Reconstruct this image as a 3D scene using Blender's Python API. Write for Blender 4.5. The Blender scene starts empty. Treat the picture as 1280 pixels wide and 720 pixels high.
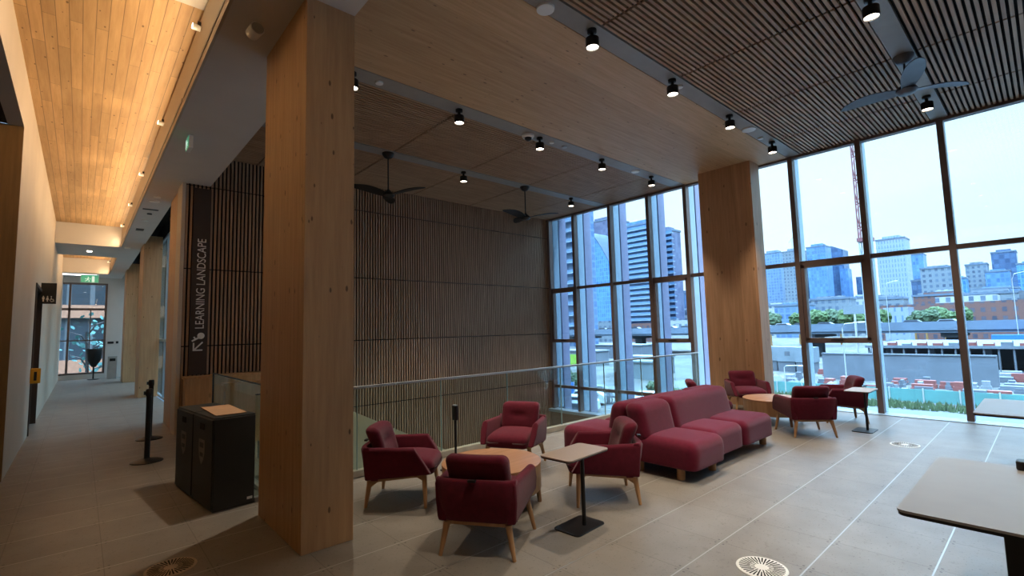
import bpy, bmesh, math, random
from mathutils import Vector, Matrix
random.seed(7)
C = bpy.context.scene.collection
SC = bpy.context.scene
PI = math.pi

# ------------------------------------------------------------------ camera
cam = bpy.data.cameras.new('camera'); camo = bpy.data.objects.new('camera', cam); C.objects.link(camo)
RX = Vector((0.7460007, -0.6654415, -0.0258955)); DN = Vector((0.0388335, 0.0822880, -0.9958517)); FW = Vector((0.6648119, 0.7419005, 0.0872283))
M = Matrix.Identity(4)
for i in range(3):
    M[i][0] = RX[i]; M[i][1] = -DN[i]; M[i][2] = -FW[i]
M[2][3] = 1.69
camo.matrix_world = M
cam.sensor_width = 36.0; cam.lens = 602.36/1280*36.0; cam.clip_start = 0.05; cam.clip_end = 4000
SC.camera = camo
SC.view_settings.view_transform = 'Standard'; SC.view_settings.look = 'None'
SC.view_settings.gamma = 1.0; SC.view_settings.use_curve_mapping = False
SC.view_settings.exposure = 1.25
SC.cycles.use_denoising = True
SC.cycles.max_bounces = 10; SC.cycles.diffuse_bounces = 6; SC.cycles.transparent_max_bounces = 24
SC.cycles.sample_clamp_indirect = 6.0

# ------------------------------------------------------------------ sky
SKY_LOW, SKY_HIGH = 0.80, 13.5
W = bpy.data.worlds.new('world'); SC.world = W; W.use_nodes = True
nt = W.node_tree; nt.nodes.clear()
n = nt.nodes.new
tc = n('ShaderNodeTexCoord'); sp = n('ShaderNodeSeparateXYZ'); nt.links.new(tc.outputs['Generated'], sp.inputs[0])
rs = n('ShaderNodeMapRange'); rs.inputs[1].default_value = 0.36; rs.inputs[2].default_value = 0.75
rs.inputs[3].default_value = SKY_LOW; rs.inputs[4].default_value = SKY_HIGH
nt.links.new(sp.outputs['Z'], rs.inputs[0])
rc = n('ShaderNodeValToRGB'); rc.color_ramp.elements[0].position = 0.0; rc.color_ramp.elements[0].color = (0.68, 0.90, 0.97, 1)
rc.color_ramp.elements[1].position = 0.55; rc.color_ramp.elements[1].color = (0.90, 0.97, 1.0, 1)
nz = n('ShaderNodeTexNoise'); nz.inputs['Scale'].default_value = 2.2; nz.inputs['Detail'].default_value = 5
mp = n('ShaderNodeMapping'); mp.inputs['Scale'].default_value = (1, 1, 5); nt.links.new(tc.outputs['Generated'], mp.inputs[0]); nt.links.new(mp.outputs[0], nz.inputs['Vector'])
ad = n('ShaderNodeMath'); ad.operation = 'MULTIPLY_ADD'; ad.inputs[1].default_value = 0.55; nt.links.new(nz.outputs['Fac'], ad.inputs[0]); nt.links.new(sp.outputs['Y'], ad.inputs[2])
nt.links.new(ad.outputs[0], rc.inputs[0])
bg = n('ShaderNodeBackground'); wo = n('ShaderNodeOutputWorld')
zm = n('ShaderNodeMapRange'); zm.inputs[1].default_value = 0.34; zm.inputs[2].default_value = 0.6; nt.links.new(sp.outputs['Z'], zm.inputs[0])
mxc = n('ShaderNodeMix'); mxc.data_type = 'RGBA'; mxc.inputs[7].default_value = (0.58, 0.78, 1.0, 1)      # bluer overhead
nt.links.new(zm.outputs[0], mxc.inputs[0]); nt.links.new(rc.outputs[0], mxc.inputs[6])
nt.links.new(mxc.outputs[2], bg.inputs[0]); nt.links.new(rs.outputs[0], bg.inputs[1]); nt.links.new(bg.outputs[0], wo.inputs[0])

SPOT_W, COVE_W = 150.0, 9.0          # watts of the can spots and of the cove spots
COVE_FILL = 0.85
WARM = (1.0, 0.86, 0.68)
COVE = (1.0, 0.70, 0.40)

# ------------------------------------------------------------------ helpers
def lin(r, g, b):
    f = lambda c: (c/255)/12.92 if c/255 <= 0.04045 else (((c/255)+0.055)/1.055)**2.4
    return (f(r), f(g), f(b), 1)
class MB:
    def __init__(s): s.v = []; s.f = []
    def box(s, x0, x1, y0, y1, z0, z1):
        b = len(s.v)
        s.v += [(x0,y0,z0),(x1,y0,z0),(x1,y1,z0),(x0,y1,z0),(x0,y0,z1),(x1,y0,z1),(x1,y1,z1),(x0,y1,z1)]
        s.f += [[b+i for i in q] for q in ((0,3,2,1),(4,5,6,7),(0,1,5,4),(1,2,6,5),(2,3,7,6),(3,0,4,7))]
        return s
    def prism(s, pts, ext):
        """pts: loop of 3-d points, ext: extrusion vector"""
        b = len(s.v); k = len(pts); e = Vector(ext)
        s.v += [tuple(p) for p in pts] + [tuple(Vector(p)+e) for p in pts]
        s.f += [[b+i for i in range(k)][::-1], [b+k+i for i in range(k)]]
        for i in range(k):
            j = (i+1) % k; s.f.append([b+i, b+j, b+k+j, b+k+i])
        return s
    def tube(s, pts, rad, seg=10, cap=True):
        pts = [Vector(p) for p in pts]; rad = rad if isinstance(rad, (list, tuple)) else [rad]*len(pts)
        b = len(s.v)
        for i, p in enumerate(pts):
            t = (pts[min(i+1, len(pts)-1)]-pts[max(i-1, 0)]).normalized()
            a = Vector((0,0,1)) if abs(t.z) < 0.9 else Vector((1,0,0))
            u = t.cross(a).normalized(); w = t.cross(u)
            for k in range(seg):
                q = 2*PI*k/seg; s.v.append(tuple(p+(u*math.cos(q)+w*math.sin(q))*rad[i]))
        for i in range(len(pts)-1):
            for k in range(seg):
                j = (k+1) % seg; s.f.append([b+i*seg+k, b+i*seg+j, b+(i+1)*seg+j, b+(i+1)*seg+k])
        if cap:
            s.f.append([b+k for k in range(seg)]); s.f.append([b+(len(pts)-1)*seg+k for k in range(seg)][::-1])
        return s
    def lathe(s, prof, cx=0, cy=0, seg=32):
        b = len(s.v); m = len(prof)
        for r, z in prof:
            for k in range(seg):
                q = 2*PI*k/seg; s.v.append((cx+r*math.cos(q), cy+r*math.sin(q), z))
        for i in range(m-1):
            for k in range(seg):
                j = (k+1) % seg; s.f.append([b+i*seg+k, b+i*seg+j, b+(i+1)*seg+j, b+(i+1)*seg+k])
        s.f.append([b+k for k in range(seg)][::-1]); s.f.append([b+(m-1)*seg+k for k in range(seg)])
        return s
def link(name, me, m, parent=None, smooth=False, bevel=0, angle=40):
    bm = bmesh.new(); bm.from_mesh(me); bmesh.ops.recalc_face_normals(bm, faces=bm.faces); bm.to_mesh(me); bm.free()
    me.materials.append(m)
    o = bpy.data.objects.new(name, me); C.objects.link(o)
    if parent: o.parent = parent
    if smooth:
        for p in me.polygons: p.use_smooth = True
        me.set_sharp_from_angle(angle=math.radians(angle))
    if bevel:
        md = o.modifiers.new('bevel', 'BEVEL'); md.width = bevel; md.segments = 2; md.limit_method = 'ANGLE'; md.angle_limit = math.radians(35)
    return o
def obj(name, mb, m, parent=None, smooth=False, bevel=0, angle=40):
    me = bpy.data.meshes.new(name); me.from_pydata(mb.v, [], mb.f); me.update()
    return link(name, me, m, parent, smooth, bevel, angle)
def box(name, x0, x1, y0, y1, z0, z1, m, parent=None, bevel=0):
    return obj(name, MB().box(x0, x1, y0, y1, z0, z1), m, parent, bevel=bevel)
def rbox(sx, sy, sz, r, n=10, puff=0.0, fn=None, c=(0,0,0), rb=None):
    """dense rounded box mesh (soft upholstery)"""
    bm = bmesh.new(); bmesh.ops.create_cube(bm, size=2.0)
    bmesh.ops.subdivide_edges(bm, edges=bm.edges[:], cuts=n, use_grid_fill=True)
    h = Vector((sx/2, sy/2, sz/2)); r = min(r, *[q*0.98 for q in h])
    for v in bm.verts:
        p = v.co.copy(); q = Vector()
        rz = rb if (rb and p.z < 0) else r
        R3 = (r, r, rz)
        for i in range(3):                       # spend grid lines on the rounding
            e = R3[i]/h[i]; t = p[i]; a = abs(t); k = 0.62
            a2 = a/k*(1-e) if a < k else (1-e)+(a-k)/(1-k)*e
            q[i] = math.copysign(a2*h[i], t)
        inner = Vector([max(-(h[i]-R3[i]), min(h[i]-R3[i], q[i])) for i in range(3)])
        d = Vector([(q[i]-inner[i])/R3[i] for i in range(3)])
        if d.length > 1e-9:
            m_ = max(abs(d.x), abs(d.y), abs(d.z)); d = d.normalized()*m_
        o = inner+Vector([d[i]*R3[i] for i in range(3)])
        fx, fy, fz = 1-(o.x/h.x)**2, 1-(o.y/h.y)**2, 1-(o.z/h.z)**2
        if puff:
            o.z += puff*max(0, fx)*max(0, fy)*(1 if o.z > 0 else 0.2*-1)
        if fn: o = fn(o)
        v.co = o+Vector(c)
    me = bpy.data.meshes.new('soft'); bm.to_mesh(me); bm.free()
    return me
def soft(name, m, parent, *a, **k):
    o = link(name, rbox(*a, **k), m, parent)
    for p in o.data.polygons: p.use_smooth = True
    return o
def thing(name, label, cat, loc=(0,0,0), rz=0, group=None):
    o = bpy.data.objects.new(name, None); C.objects.link(o); o.location = loc; o.rotation_euler = (0,0,rz)
    o.empty_display_size = 0.1
    return tag(o, label, cat, group)
def tag(o, label, cat, group=None, kind=None):
    o['label'] = label; o['category'] = cat
    if group: o['group'] = group
    if kind: o['kind'] = kind
    return o
def st(o, label=None, cat=None):
    o['kind'] = 'structure'
    if label: o['label'] = label
    if cat: o['category'] = cat
    return o
def empty_st(name, label=None, cat=None):
    o = bpy.data.objects.new(name, None); C.objects.link(o); return st(o, label, cat)
def copy_tree(o, parent=None):
    c = o.copy(); C.objects.link(c)
    if parent: c.parent = parent
    for ch in list(o.children): copy_tree(ch, c)
    return c
def place(proto, first, loc, rz, label, group=None):
    o = proto if first else copy_tree(proto)
    o.location = loc; o.rotation_euler = (0,0,rz); o['label'] = label
    if group: o['group'] = group
    return o

# ------------------------------------------------------------------ materials
def base(name, rough=0.6, metal=0.0):
    m = bpy.data.materials.new(name); m.use_nodes = True
    return m, m.node_tree, m.node_tree.nodes['Principled BSDF']
def mat(name, c, rough=0.6, metal=0.0, var=0.12, scale=6.0, bump=0.0, bscale=60, sheen=0.0, spec=None):
    m, t, p = base(name)
    p.inputs['Roughness'].default_value = rough; p.inputs['Metallic'].default_value = metal
    if sheen:
        p.inputs['Sheen Weight'].default_value = sheen; p.inputs['Sheen Roughness'].default_value = 0.5
    if spec is not None: p.inputs['Specular IOR Level'].default_value = spec
    x = t.nodes.new('ShaderNodeTexCoord'); nz = t.nodes.new('ShaderNodeTexNoise'); nz.inputs['Scale'].default_value = scale; nz.inputs['Detail'].default_value = 4
    t.links.new(x.outputs['Object'], nz.inputs['Vector'])
    r = t.nodes.new('ShaderNodeValToRGB'); r.color_ramp.elements[0].position = 0.3; r.color_ramp.elements[1].position = 0.7
    r.color_ramp.elements[0].color = tuple(v*(1-var) for v in c[:3])+(1,); r.color_ramp.elements[1].color = tuple(min(1, v*(1+var)) for v in c[:3])+(1,)
    t.links.new(nz.outputs['Fac'], r.inputs[0]); t.links.new(r.outputs[0], p.inputs['Base Color'])
    if bump:
        b = t.nodes.new('ShaderNodeTexNoise'); b.inputs['Scale'].default_value = bscale; t.links.new(x.outputs['Object'], b.inputs['Vector'])
        bp = t.nodes.new('ShaderNodeBump'); bp.inputs['Strength'].default_value = bump; bp.inputs['Distance'].default_value = 0.004
        t.links.new(b.outputs['Fac'], bp.inputs['Height']); t.links.new(bp.outputs[0], p.inputs['Normal'])
    return m
def mix(t, a, b, fac, mode='MIX'):
    x = t.nodes.new('ShaderNodeMix'); x.data_type = 'RGBA'; x.blend_type = mode
    for s_, v in ((x.inputs[6], a), (x.inputs[7], b), (x.inputs[0], fac)):
        if hasattr(v, 'is_output'): t.links.new(v, s_)
        else: s_.default_value = v
    return x.outputs[2]
def math_(t, op, a, b=None, c=None):
    x = t.nodes.new('ShaderNodeMath'); x.operation = op
    for i, v in enumerate((a, b, c)):
        if v is None: continue
        if hasattr(v, 'is_output'): t.links.new(v, x.inputs[i])
        else: x.inputs[i].default_value = v
    return x.outputs[0]
def wood(name, c1, c2, grain='X', across='Y', boards=None, length=2.4, seam=0.5, knots=0.6, rough=0.55, knot_scale=3.0):
    m, t, p = base(name); p.inputs['Roughness'].default_value = rough
    x = t.nodes.new('ShaderNodeTexCoord'); s = t.nodes.new('ShaderNodeSeparateXYZ'); t.links.new(x.outputs['Object'], s.inputs[0])
    mp = t.nodes.new('ShaderNodeMapping'); sc = [14.0]*3; sc['XYZ'.index(grain)] = 0.8; mp.inputs['Scale'].default_value = sc
    t.links.new(x.outputs['Object'], mp.inputs[0])
    nz = t.nodes.new('ShaderNodeTexNoise'); nz.inputs['Scale'].default_value = 1.6; nz.inputs['Detail'].default_value = 6; nz.inputs['Roughness'].default_value = 0.65
    t.links.new(mp.outputs[0], nz.inputs['Vector'])
    r = t.nodes.new('ShaderNodeValToRGB'); r.color_ramp.elements[0].position = 0.32; r.color_ramp.elements[1].position = 0.68
    r.color_ramp.elements[0].color = c1; r.color_ramp.elements[1].color = c2; t.links.new(nz.outputs['Fac'], r.inputs[0])
    col = r.outputs[0]
    if boards:
        cb = t.nodes.new('ShaderNodeCombineXYZ'); t.links.new(s.outputs[grain], cb.inputs[0]); t.links.new(s.outputs[across], cb.inputs[1])
        br = t.nodes.new('ShaderNodeTexBrick'); br.inputs['Scale'].default_value = 1.0; br.inputs['Brick Width'].default_value = length; br.inputs['Row Height'].default_value = boards
        br.inputs['Mortar Size'].default_value = 0.004 if boards < 0.3 else 0.003; br.inputs['Mortar Smooth'].default_value = 0.3; br.offset = 0.37; br.inputs['Bias'].default_value = 0.0
        br.inputs['Color1'].default_value = (0.80, 0.78, 0.76, 1); br.inputs['Color2'].default_value = (1.08, 1.06, 1.04, 1)
        br.inputs['Mortar'].default_value = (1-seam, 1-seam, 1-seam, 1)
        t.links.new(cb.outputs[0], br.inputs['Vector'])
        col = mix(t, col, br.outputs['Color'], 1.0, 'MULTIPLY')
    if knots:
        ck = t.nodes.new('ShaderNodeCombineXYZ'); t.links.new(math_(t, 'MULTIPLY', s.outputs[grain], 0.42), ck.inputs[0])
        o2 = [q for q in 'XYZ' if q != grain]
        t.links.new(math_(t, 'ADD', s.outputs[o2[0]], s.outputs[o2[1]]), ck.inputs[1])
        vo = t.nodes.new('ShaderNodeTexVoronoi'); vo.voronoi_dimensions = '2D'; vo.inputs['Scale'].default_value = knot_scale; t.links.new(ck.outputs[0], vo.inputs['Vector'])
        vc = t.nodes.new('ShaderNodeSeparateColor'); t.links.new(vo.outputs['Color'], vc.inputs[0])
        rad = math_(t, 'MULTIPLY', math_(t, 'POWER', vc.outputs[0], 2.5), 0.11)
        k = math_(t, 'SUBTRACT', rad, vo.outputs['Distance']); k = math_(t, 'MULTIPLY', k, 25.0)
        cl = t.nodes.new('ShaderNodeClamp'); t.links.new(k, cl.inputs[0]); k = math_(t, 'MULTIPLY', cl.outputs[0], knots)
        col = mix(t, col, (c1[0]*0.22, c1[1]*0.18, c1[2]*0.15, 1), k)
    t.links.new(col, p.inputs['Base Color'])
    return m
def floor_mat():
    m, t, p = base('stone_tiles'); p.inputs['Roughness'].default_value = 0.42
    x = t.nodes.new('ShaderNodeTexCoord'); s = t.nodes.new('ShaderNodeSeparateXYZ'); t.links.new(x.outputs['Object'], s.inputs[0])
    u = math_(t, 'DIVIDE', math_(t, 'SUBTRACT', s.outputs['X'], 0.2), 0.6); v = math_(t, 'DIVIDE', math_(t, 'SUBTRACT', s.outputs['Y'], 0.67), 0.6)
    fu, fv = math_(t, 'FRACT', u), math_(t, 'FRACT', v)
    du = math_(t, 'MINIMUM', fu, math_(t, 'SUBTRACT', 1.0, fu)); dv = math_(t, 'MINIMUM', fv, math_(t, 'SUBTRACT', 1.0, fv))
    cb = t.nodes.new('ShaderNodeCombineXYZ'); t.links.new(math_(t, 'FLOOR', u), cb.inputs[0]); t.links.new(math_(t, 'FLOOR', v), cb.inputs[1])
    wn = t.nodes.new('ShaderNodeTexWhiteNoise'); wn.noise_dimensions = '2D'; t.links.new(cb.outputs[0], wn.inputs['Vector'])
    n1 = t.nodes.new('ShaderNodeTexNoise'); n1.inputs['Scale'].default_value = 3.5; n1.inputs['Detail'].default_value = 6; t.links.new(x.outputs['Object'], n1.inputs['Vector'])
    n2 = t.nodes.new('ShaderNodeTexNoise'); n2.inputs['Scale'].default_value = 55; n2.inputs['Detail'].default_value = 3; t.links.new(x.outputs['Object'], n2.inputs['Vector'])
    a = mix(t, lin(108, 101, 93), lin(143, 136, 127), n1.outputs['Fac'])
    a = mix(t, a, (0.82, 0.80, 0.78, 1), math_(t, 'MULTIPLY', wn.outputs['Value'], 0.45), 'MULTIPLY')
    sp_ = math_(t, 'GREATER_THAN', n2.outputs['Fac'], 0.66); a = mix(t, a, lin(76, 68, 60), math_(t, 'MULTIPLY', sp_, 0.7))
    n3 = t.nodes.new('ShaderNodeTexNoise'); n3.inputs['Scale'].default_value = 14; n3.inputs['Detail'].default_value = 5; n3.inputs['Roughness'].default_value = 0.7; t.links.new(x.outputs['Object'], n3.inputs['Vector'])
    r3 = t.nodes.new('ShaderNodeMapRange'); r3.inputs[1].default_value = 0.56; r3.inputs[2].default_value = 0.72; t.links.new(n3.outputs['Fac'], r3.inputs[0])
    a = mix(t, a, lin(84, 76, 67), math_(t, 'MULTIPLY', r3.outputs[0], 0.55))
    # metal edge strips along X, fine dark joints along Y
    ju = math_(t, 'LESS_THAN', du, 0.005); a = mix(t, a, lin(84, 77, 70), math_(t, 'MULTIPLY', ju, 0.7))
    jv = math_(t, 'LESS_THAN', dv, 0.008); a = mix(t, a, lin(176, 172, 168), jv)
    t.links.new(math_(t, 'MULTIPLY', jv, 0.9), p.inputs['Metallic'])
    # screw heads near tile corners
    cu = math_(t, 'SUBTRACT', du, 0.05); cv = math_(t, 'SUBTRACT', dv, 0.05)
    dd = math_(t, 'SQRT', math_(t, 'ADD', math_(t, 'MULTIPLY', cu, cu), math_(t, 'MULTIPLY', cv, cv)))
    a = mix(t, a, lin(50, 46, 42), math_(t, 'MULTIPLY', math_(t, 'LESS_THAN', dd, 0.014), 0.8))
    t.links.new(a, p.inputs['Base Color'])
    bp = t.nodes.new('ShaderNodeBump'); bp.inputs['Strength'].default_value = 0.12; bp.inputs['Distance'].default_value = 0.003
    t.links.new(n2.outputs['Fac'], bp.inputs['Height']); t.links.new(bp.outputs[0], p.inputs['Normal'])
    return m
def glass_mat(name, tint, refl=1.0, rough=0.0, body=0.0, bodyc=(0.5, 0.6, 0.6, 1)):
    m, t, p = base(name); t.nodes.remove(p); out = t.nodes['Material Output']
    tr = t.nodes.new('ShaderNodeBsdfTransparent'); tr.inputs[0].default_value = tint
    gl = t.nodes.new('ShaderNodeBsdfGlossy'); gl.inputs['Roughness'].default_value = rough
    fr = t.nodes.new('ShaderNodeFresnel'); fr.inputs[0].default_value = 1.45
    fac = math_(t, 'MULTIPLY', fr.outputs[0], refl)
    ms = t.nodes.new('ShaderNodeMixShader'); t.links.new(fac, ms.inputs[0]); t.links.new(tr.outputs[0], ms.inputs[1]); t.links.new(gl.outputs[0], ms.inputs[2])
    last = ms
    if body:
        df = t.nodes.new('ShaderNodeBsdfDiffuse'); df.inputs[0].default_value = bodyc
        m2 = t.nodes.new('ShaderNodeMixShader'); m2.inputs[0].default_value = body; t.links.new(ms.outputs[0], m2.inputs[1]); t.links.new(df.outputs[0], m2.inputs[2]); last = m2
    t.links.new(last.outputs[0], out.inputs[0])
    return m
def emit(name, c, s):
    m, t, p = base(name); p.inputs['Base Color'].default_value = c; p.inputs['Emission Color'].default_value = c; p.inputs['Emission Strength'].default_value = s
    return m
def facade(name, wall, g1, g2, bay, floor_h, mort, rough=0.35, offset=0.0):
    m, t, p = base(name); p.inputs['Roughness'].default_value = rough
    x = t.nodes.new('ShaderNodeTexCoord'); s = t.nodes.new('ShaderNodeSeparateXYZ'); t.links.new(x.outputs['Object'], s.inputs[0])
    cb = t.nodes.new('ShaderNodeCombineXYZ'); t.links.new(math_(t, 'ADD', s.outputs['X'], s.outputs['Y']), cb.inputs[0]); t.links.new(s.outputs['Z'], cb.inputs[1])
    br = t.nodes.new('ShaderNodeTexBrick'); br.offset = offset; br.inputs['Scale'].default_value = 1.0; br.inputs['Brick Width'].default_value = bay; br.inputs['Row Height'].default_value = floor_h
    br.inputs['Mortar Size'].default_value = mort; br.inputs['Mortar Smooth'].default_value = 0.1
    br.inputs['Color1'].default_value = g1; br.inputs['Color2'].default_value = g2; br.inputs['Mortar'].default_value = wall
    t.links.new(cb.outputs[0], br.inputs['Vector']); t.links.new(br.outputs['Color'], p.inputs['Base Color'])
    return m

FLOOR = floor_mat()
COLW = wood('column_timber', lin(172, 136, 98), lin(194, 158, 118), 'Z', 'X', boards=0.62, length=30, seam=0.06, knots=0.85, knot_scale=8)
COLW2 = wood('column_timber_side', lin(178, 136, 100), lin(204, 160, 124), 'Z', 'Y', boards=0.29, length=30, seam=0.22, knots=0.7, knot_scale=5.0)
BEAMW = wood('beam_timber', lin(188, 152, 112), lin(212, 178, 138), 'X', 'Y', boards=0.58, length=40, seam=0.04, knots=0.7, knot_scale=7)
PLANK = wood('deck_planks', lin(190, 152, 104), lin(212, 176, 126), 'Y', 'X', boards=0.11, length=1.9, seam=0.6, knots=0.8, knot_scale=8)
PANELW = wood('panel_timber', lin(170, 128, 84), lin(198, 154, 106), 'Z', 'X', knots=0.4)
JAMBW = wood('jamb_timber', lin(110, 80, 40), lin(130, 96, 52), 'Z', 'X', knots=0.2)
OAK = wood('oak', lin(152, 112, 76), lin(178, 138, 98), 'Z', 'X', knots=0, rough=0.5)
OAKTOP = wood('oak_top', lin(154, 108, 74), lin(176, 130, 94), 'X', 'Y', knots=0, rough=0.45)
SLATW = wood('wall_slat_wood', lin(148, 116, 90), lin(186, 152, 122), 'Z', 'X', knots=0)
SLATC = wood('ceiling_slat_wood', lin(156, 122, 92), lin(188, 154, 120), 'X', 'Y', knots=0)
BLACK = mat('black_backing', lin(18, 17, 17), 0.9, var=0.05)
BLACKM = mat('black_metal', lin(30, 30, 32), 0.4, 0.3)
GYP = mat('white_gypsum', lin(205, 200, 194), 0.8, var=0.03, scale=2)
WALLP = mat('wall_paint', lin(190, 178, 162), 0.75, var=0.04, scale=1.5)
STRIP = mat('grey_service_strip', lin(150, 146, 140), 0.5, var=0.05)
ALU = mat('pale_aluminium', lin(176, 192, 202), 0.35, 0.35, var=0.04)
MULL = mat('mullion_brown', lin(112, 94, 88), 0.5, 0.1, var=0.08)
FABRIC = mat('burgundy_wool', lin(86, 14, 34), 0.95, var=0.12, scale=25, bump=0.35, bscale=420, sheen=0.12, spec=0.2)
FABRIC2 = mat('burgundy_wool_sofa', lin(98, 18, 44), 0.95, var=0.10, scale=25, bump=0.35, bscale=420, sheen=0.16, spec=0.2)
LAM = mat('grey_laminate', lin(140, 137, 136), 0.42, var=0.03)
LAMP = mat('pale_laminate', lin(158, 140, 124), 0.38, var=0.03)
WINGLASS = glass_mat('window_glass', (0.86, 0.925, 0.965, 1), 0.5)
DIMGLASS = glass_mat('tinted_glass', (0.42, 0.47, 0.48, 1), 0.5)
ENDGLASS = glass_mat('end_glass', (0.72, 0.76, 0.78, 1), 0.5)
RAILGLASS = glass_mat('rail_glass', (0.88, 0.94, 0.92, 1), 0.15)
GEDGE = mat('glass_edge', lin(150, 176, 172), 0.2, var=0.03)
STEEL = mat('brushed_steel', lin(170, 172, 172), 0.35, 0.6, var=0.05)
WHITE = mat('white_plastic', lin(225, 225, 222), 0.5, var=0.02)
LETTER = mat('sign_letter_white', lin(228, 224, 216), 0.6, var=0.02)
SIGNB = mat('sign_dark_brown', lin(58, 46, 40), 0.6, var=0.05)
LAMPON = emit('lamp_glow', (1, 0.86, 0.68, 1), 9.0)
COVEON = emit('cove_lamp_glow', (1, 0.84, 0.6, 1), 5.0)
BINM = mat('bin_charcoal', lin(32, 33, 30), 0.5, var=0.1)
KRAFT = mat('kraft_board', lin(176, 138, 104), 0.85, var=0.08)

# ------------------------------------------------------------------ room shell
HZ = 5.15          # slat ceiling and beam underside
SZ = 4.57          # corridor soffit
WX = 11.06         # glazing plane
BY = 10.5          # slat wall plane
fl = MB().box(-3.2, WX-0.3, -5.0, 5.69, -0.35, 0.0).box(-3.2, 1.76, 5.69, 29.2, -0.35, 0.0)
st(obj('floor', fl, FLOOR))
st(box('trim_1', WX-0.30, WX+0.05, -5.0, 5.69, -0.35, 0.012, ALU), 'pale sill strip along the foot of the window wall', 'sill')
# timber beam band and columns
st(box('beam', 1.76, WX-0.02, 3.44, 5.74, HZ-0.01, HZ+0.6, BEAMW), 'wide timber band of the ceiling between two slatted fields', 'beam')
st(box('beam_return', -0.6, 1.75, -5, 5.74, HZ+0.01, HZ+0.6, GYP))
c = st(box('timber_column', 1.33, 1.75, 4.0, 5.19, 0.0, HZ+0.3, COLW, bevel=0.004), 'big square timber column in front, warm lit on its corridor face', 'column')
c = st(box('timber_column', 10.42, 10.88, 4.0, 5.15, 0.0, HZ, COLW2, bevel=0.004), 'timber column against the window wall behind the lounge', 'column')
for i, y in enumerate((11.05, 18.0, 25.0)):
    st(box('timber_column', 1.33, 1.79, y, y+1.19, 0.0, SZ+0.25, COLW, bevel=0.004), ('first', 'second', 'third')[i]+' timber column along the corridor beyond the slatted wall', 'column')

# slatted ceilings -----------------------------------------------------------
PITCH = 0.064
def slat_field(x0, x1, y0, y1):
    seams = [s_ for s_ in (0.76, 2.55, 4.34, 6.11, 7.9, 9.72) if x0 < s_ < x1]
    xs = [x0]+seams+[x1]
    mb = MB()
    k = 0
    y = y0+0.012
    while y+0.035 <= y1:
        for a, b in zip(xs[:-1], xs[1:]): mb.box(a+0.018, b-0.018, y, y+0.035, HZ, HZ+0.04)
        y += PITCH
    return mb
def ceil(name, x0, x1, y0, y1):
    r = empty_st(name)
    obj('slats', slat_field(x0, x1, y0, y1), SLATC, r)
    box('backing', x0, x1, y0, y1, HZ+0.06, HZ+0.12, BLACK, r)
    return r
ceil('ceiling_1', 1.76, WX-0.02, 6.08, 8.15)
ceil('ceiling_2', 1.76, WX-0.02, 8.44, BY)
ceil('ceiling_3', 1.76, WX-0.02, 1.14, 3.20)
ceil('ceiling_4', 1.76, WX-0.02, -5.0, 0.91)
for i, (a, b) in enumerate(((5.77, 6.08), (8.15, 8.44), (3.20, 3.44), (0.91, 1.14))):
    st(box('trim_%d' % (i+2), 1.76, WX-0.02, a, b, HZ, HZ+0.1, STRIP))
st(box('roof', -3.5, WX+0.4, -5.2, 11.0, HZ+0.62, HZ+0.9, BLACK))

# slat wall ------------------------------------------------------------------
wl = empty_st('wall_back', 'tall wall of vertical brown timber slats behind the stair void', 'wall')
zj = [-4.6, -3.0, -1.45, 0.08, 1.55, 2.975, 4.55, HZ+0.12]
mb = MB(); x = 1.37
while x+0.04 < WX-0.04:
    for a, b in zip(zj[:-1], zj[1:]):
        if b < 0.5 and x < 1.6: continue
        mb.box(x, x+0.035, BY, BY+0.04, a+0.011, b-0.011)
    x += 0.066
obj('slats', mb, SLATW, wl)
box('backing', 1.36, WX+0.3, BY+0.05, BY+0.45, -4.7, HZ+0.6, BLACK, wl)
obj('end_trim', MB().box(1.30, 1.36, BY-0.02, BY+0.52, 0.0, SZ), WALLP, wl)
st(box('wall_south', -3.4, WX+0.3, -5.3, -5.0, -0.3, HZ+0.6, GYP))

# lower hall under the void ----------------------------------------------------
st(box('floor_2', 1.4, WX+0.1, 5.6, BY+0.1, -4.75, -4.6, FLOOR))
st(box('wall_under_window', WX-0.12, WX+0.1, 5.69, BY, -4.7, -0.78, wood('under_panel', lin(120, 92, 70), lin(146, 114, 90), 'Y', 'Z', knots=0.2)))
st(box('trim_6', WX-0.28, WX+0.05, 5.69, BY, -0.80, -0.72, ALU))
st(box('slab_edge', 1.76, WX-0.3, 5.55, 5.69, -4.6, -0.36, WALLP))

# corridor -------------------------------------------------------------------
wl = empty_st('wall_left')
obj('wall', MB().box(-0.80, -0.65, 8.75, 12.55, 0.0, 5.3).box(-0.80, -0.65, 14.45, 29.2, 0.0, 5.3).box(-0.80, -0.65, 12.55, 14.45, 2.78, 5.3).box(-0.80, -0.65, -5.0, 8.75, 4.5, 5.3), WALLP, wl)
st(box('wall_recess', -3.3, -3.2, -5.0, 8.9, 0.0, 4.6, JAMBW))
st(box('wall_jamb', -3.2, -0.652, 8.74, 8.80, 0.0, 4.5, JAMBW))
st(box('ceiling_5', -3.2, -0.66, -5.0, 8.74, 4.505, 4.56, BLACK))
d = empty_st('door_1', 'brown door set into the pale corridor wall', 'door')
obj('door_panel', MB().box(-0.80, -0.76, 12.6, 14.4, 0.0, 2.74), mat('door_brown', lin(84, 54, 38), 0.5), d)
obj('door_frame', MB().box(-0.80, -0.63, 14.40, 14.46, 0.0, 2.80).box(-0.80, -0.63, 12.54, 12.60, 0.0, 2.80).box(-0.80, -0.63, 12.60, 14.40, 2.74, 2.80), SIGNB, d)
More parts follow.
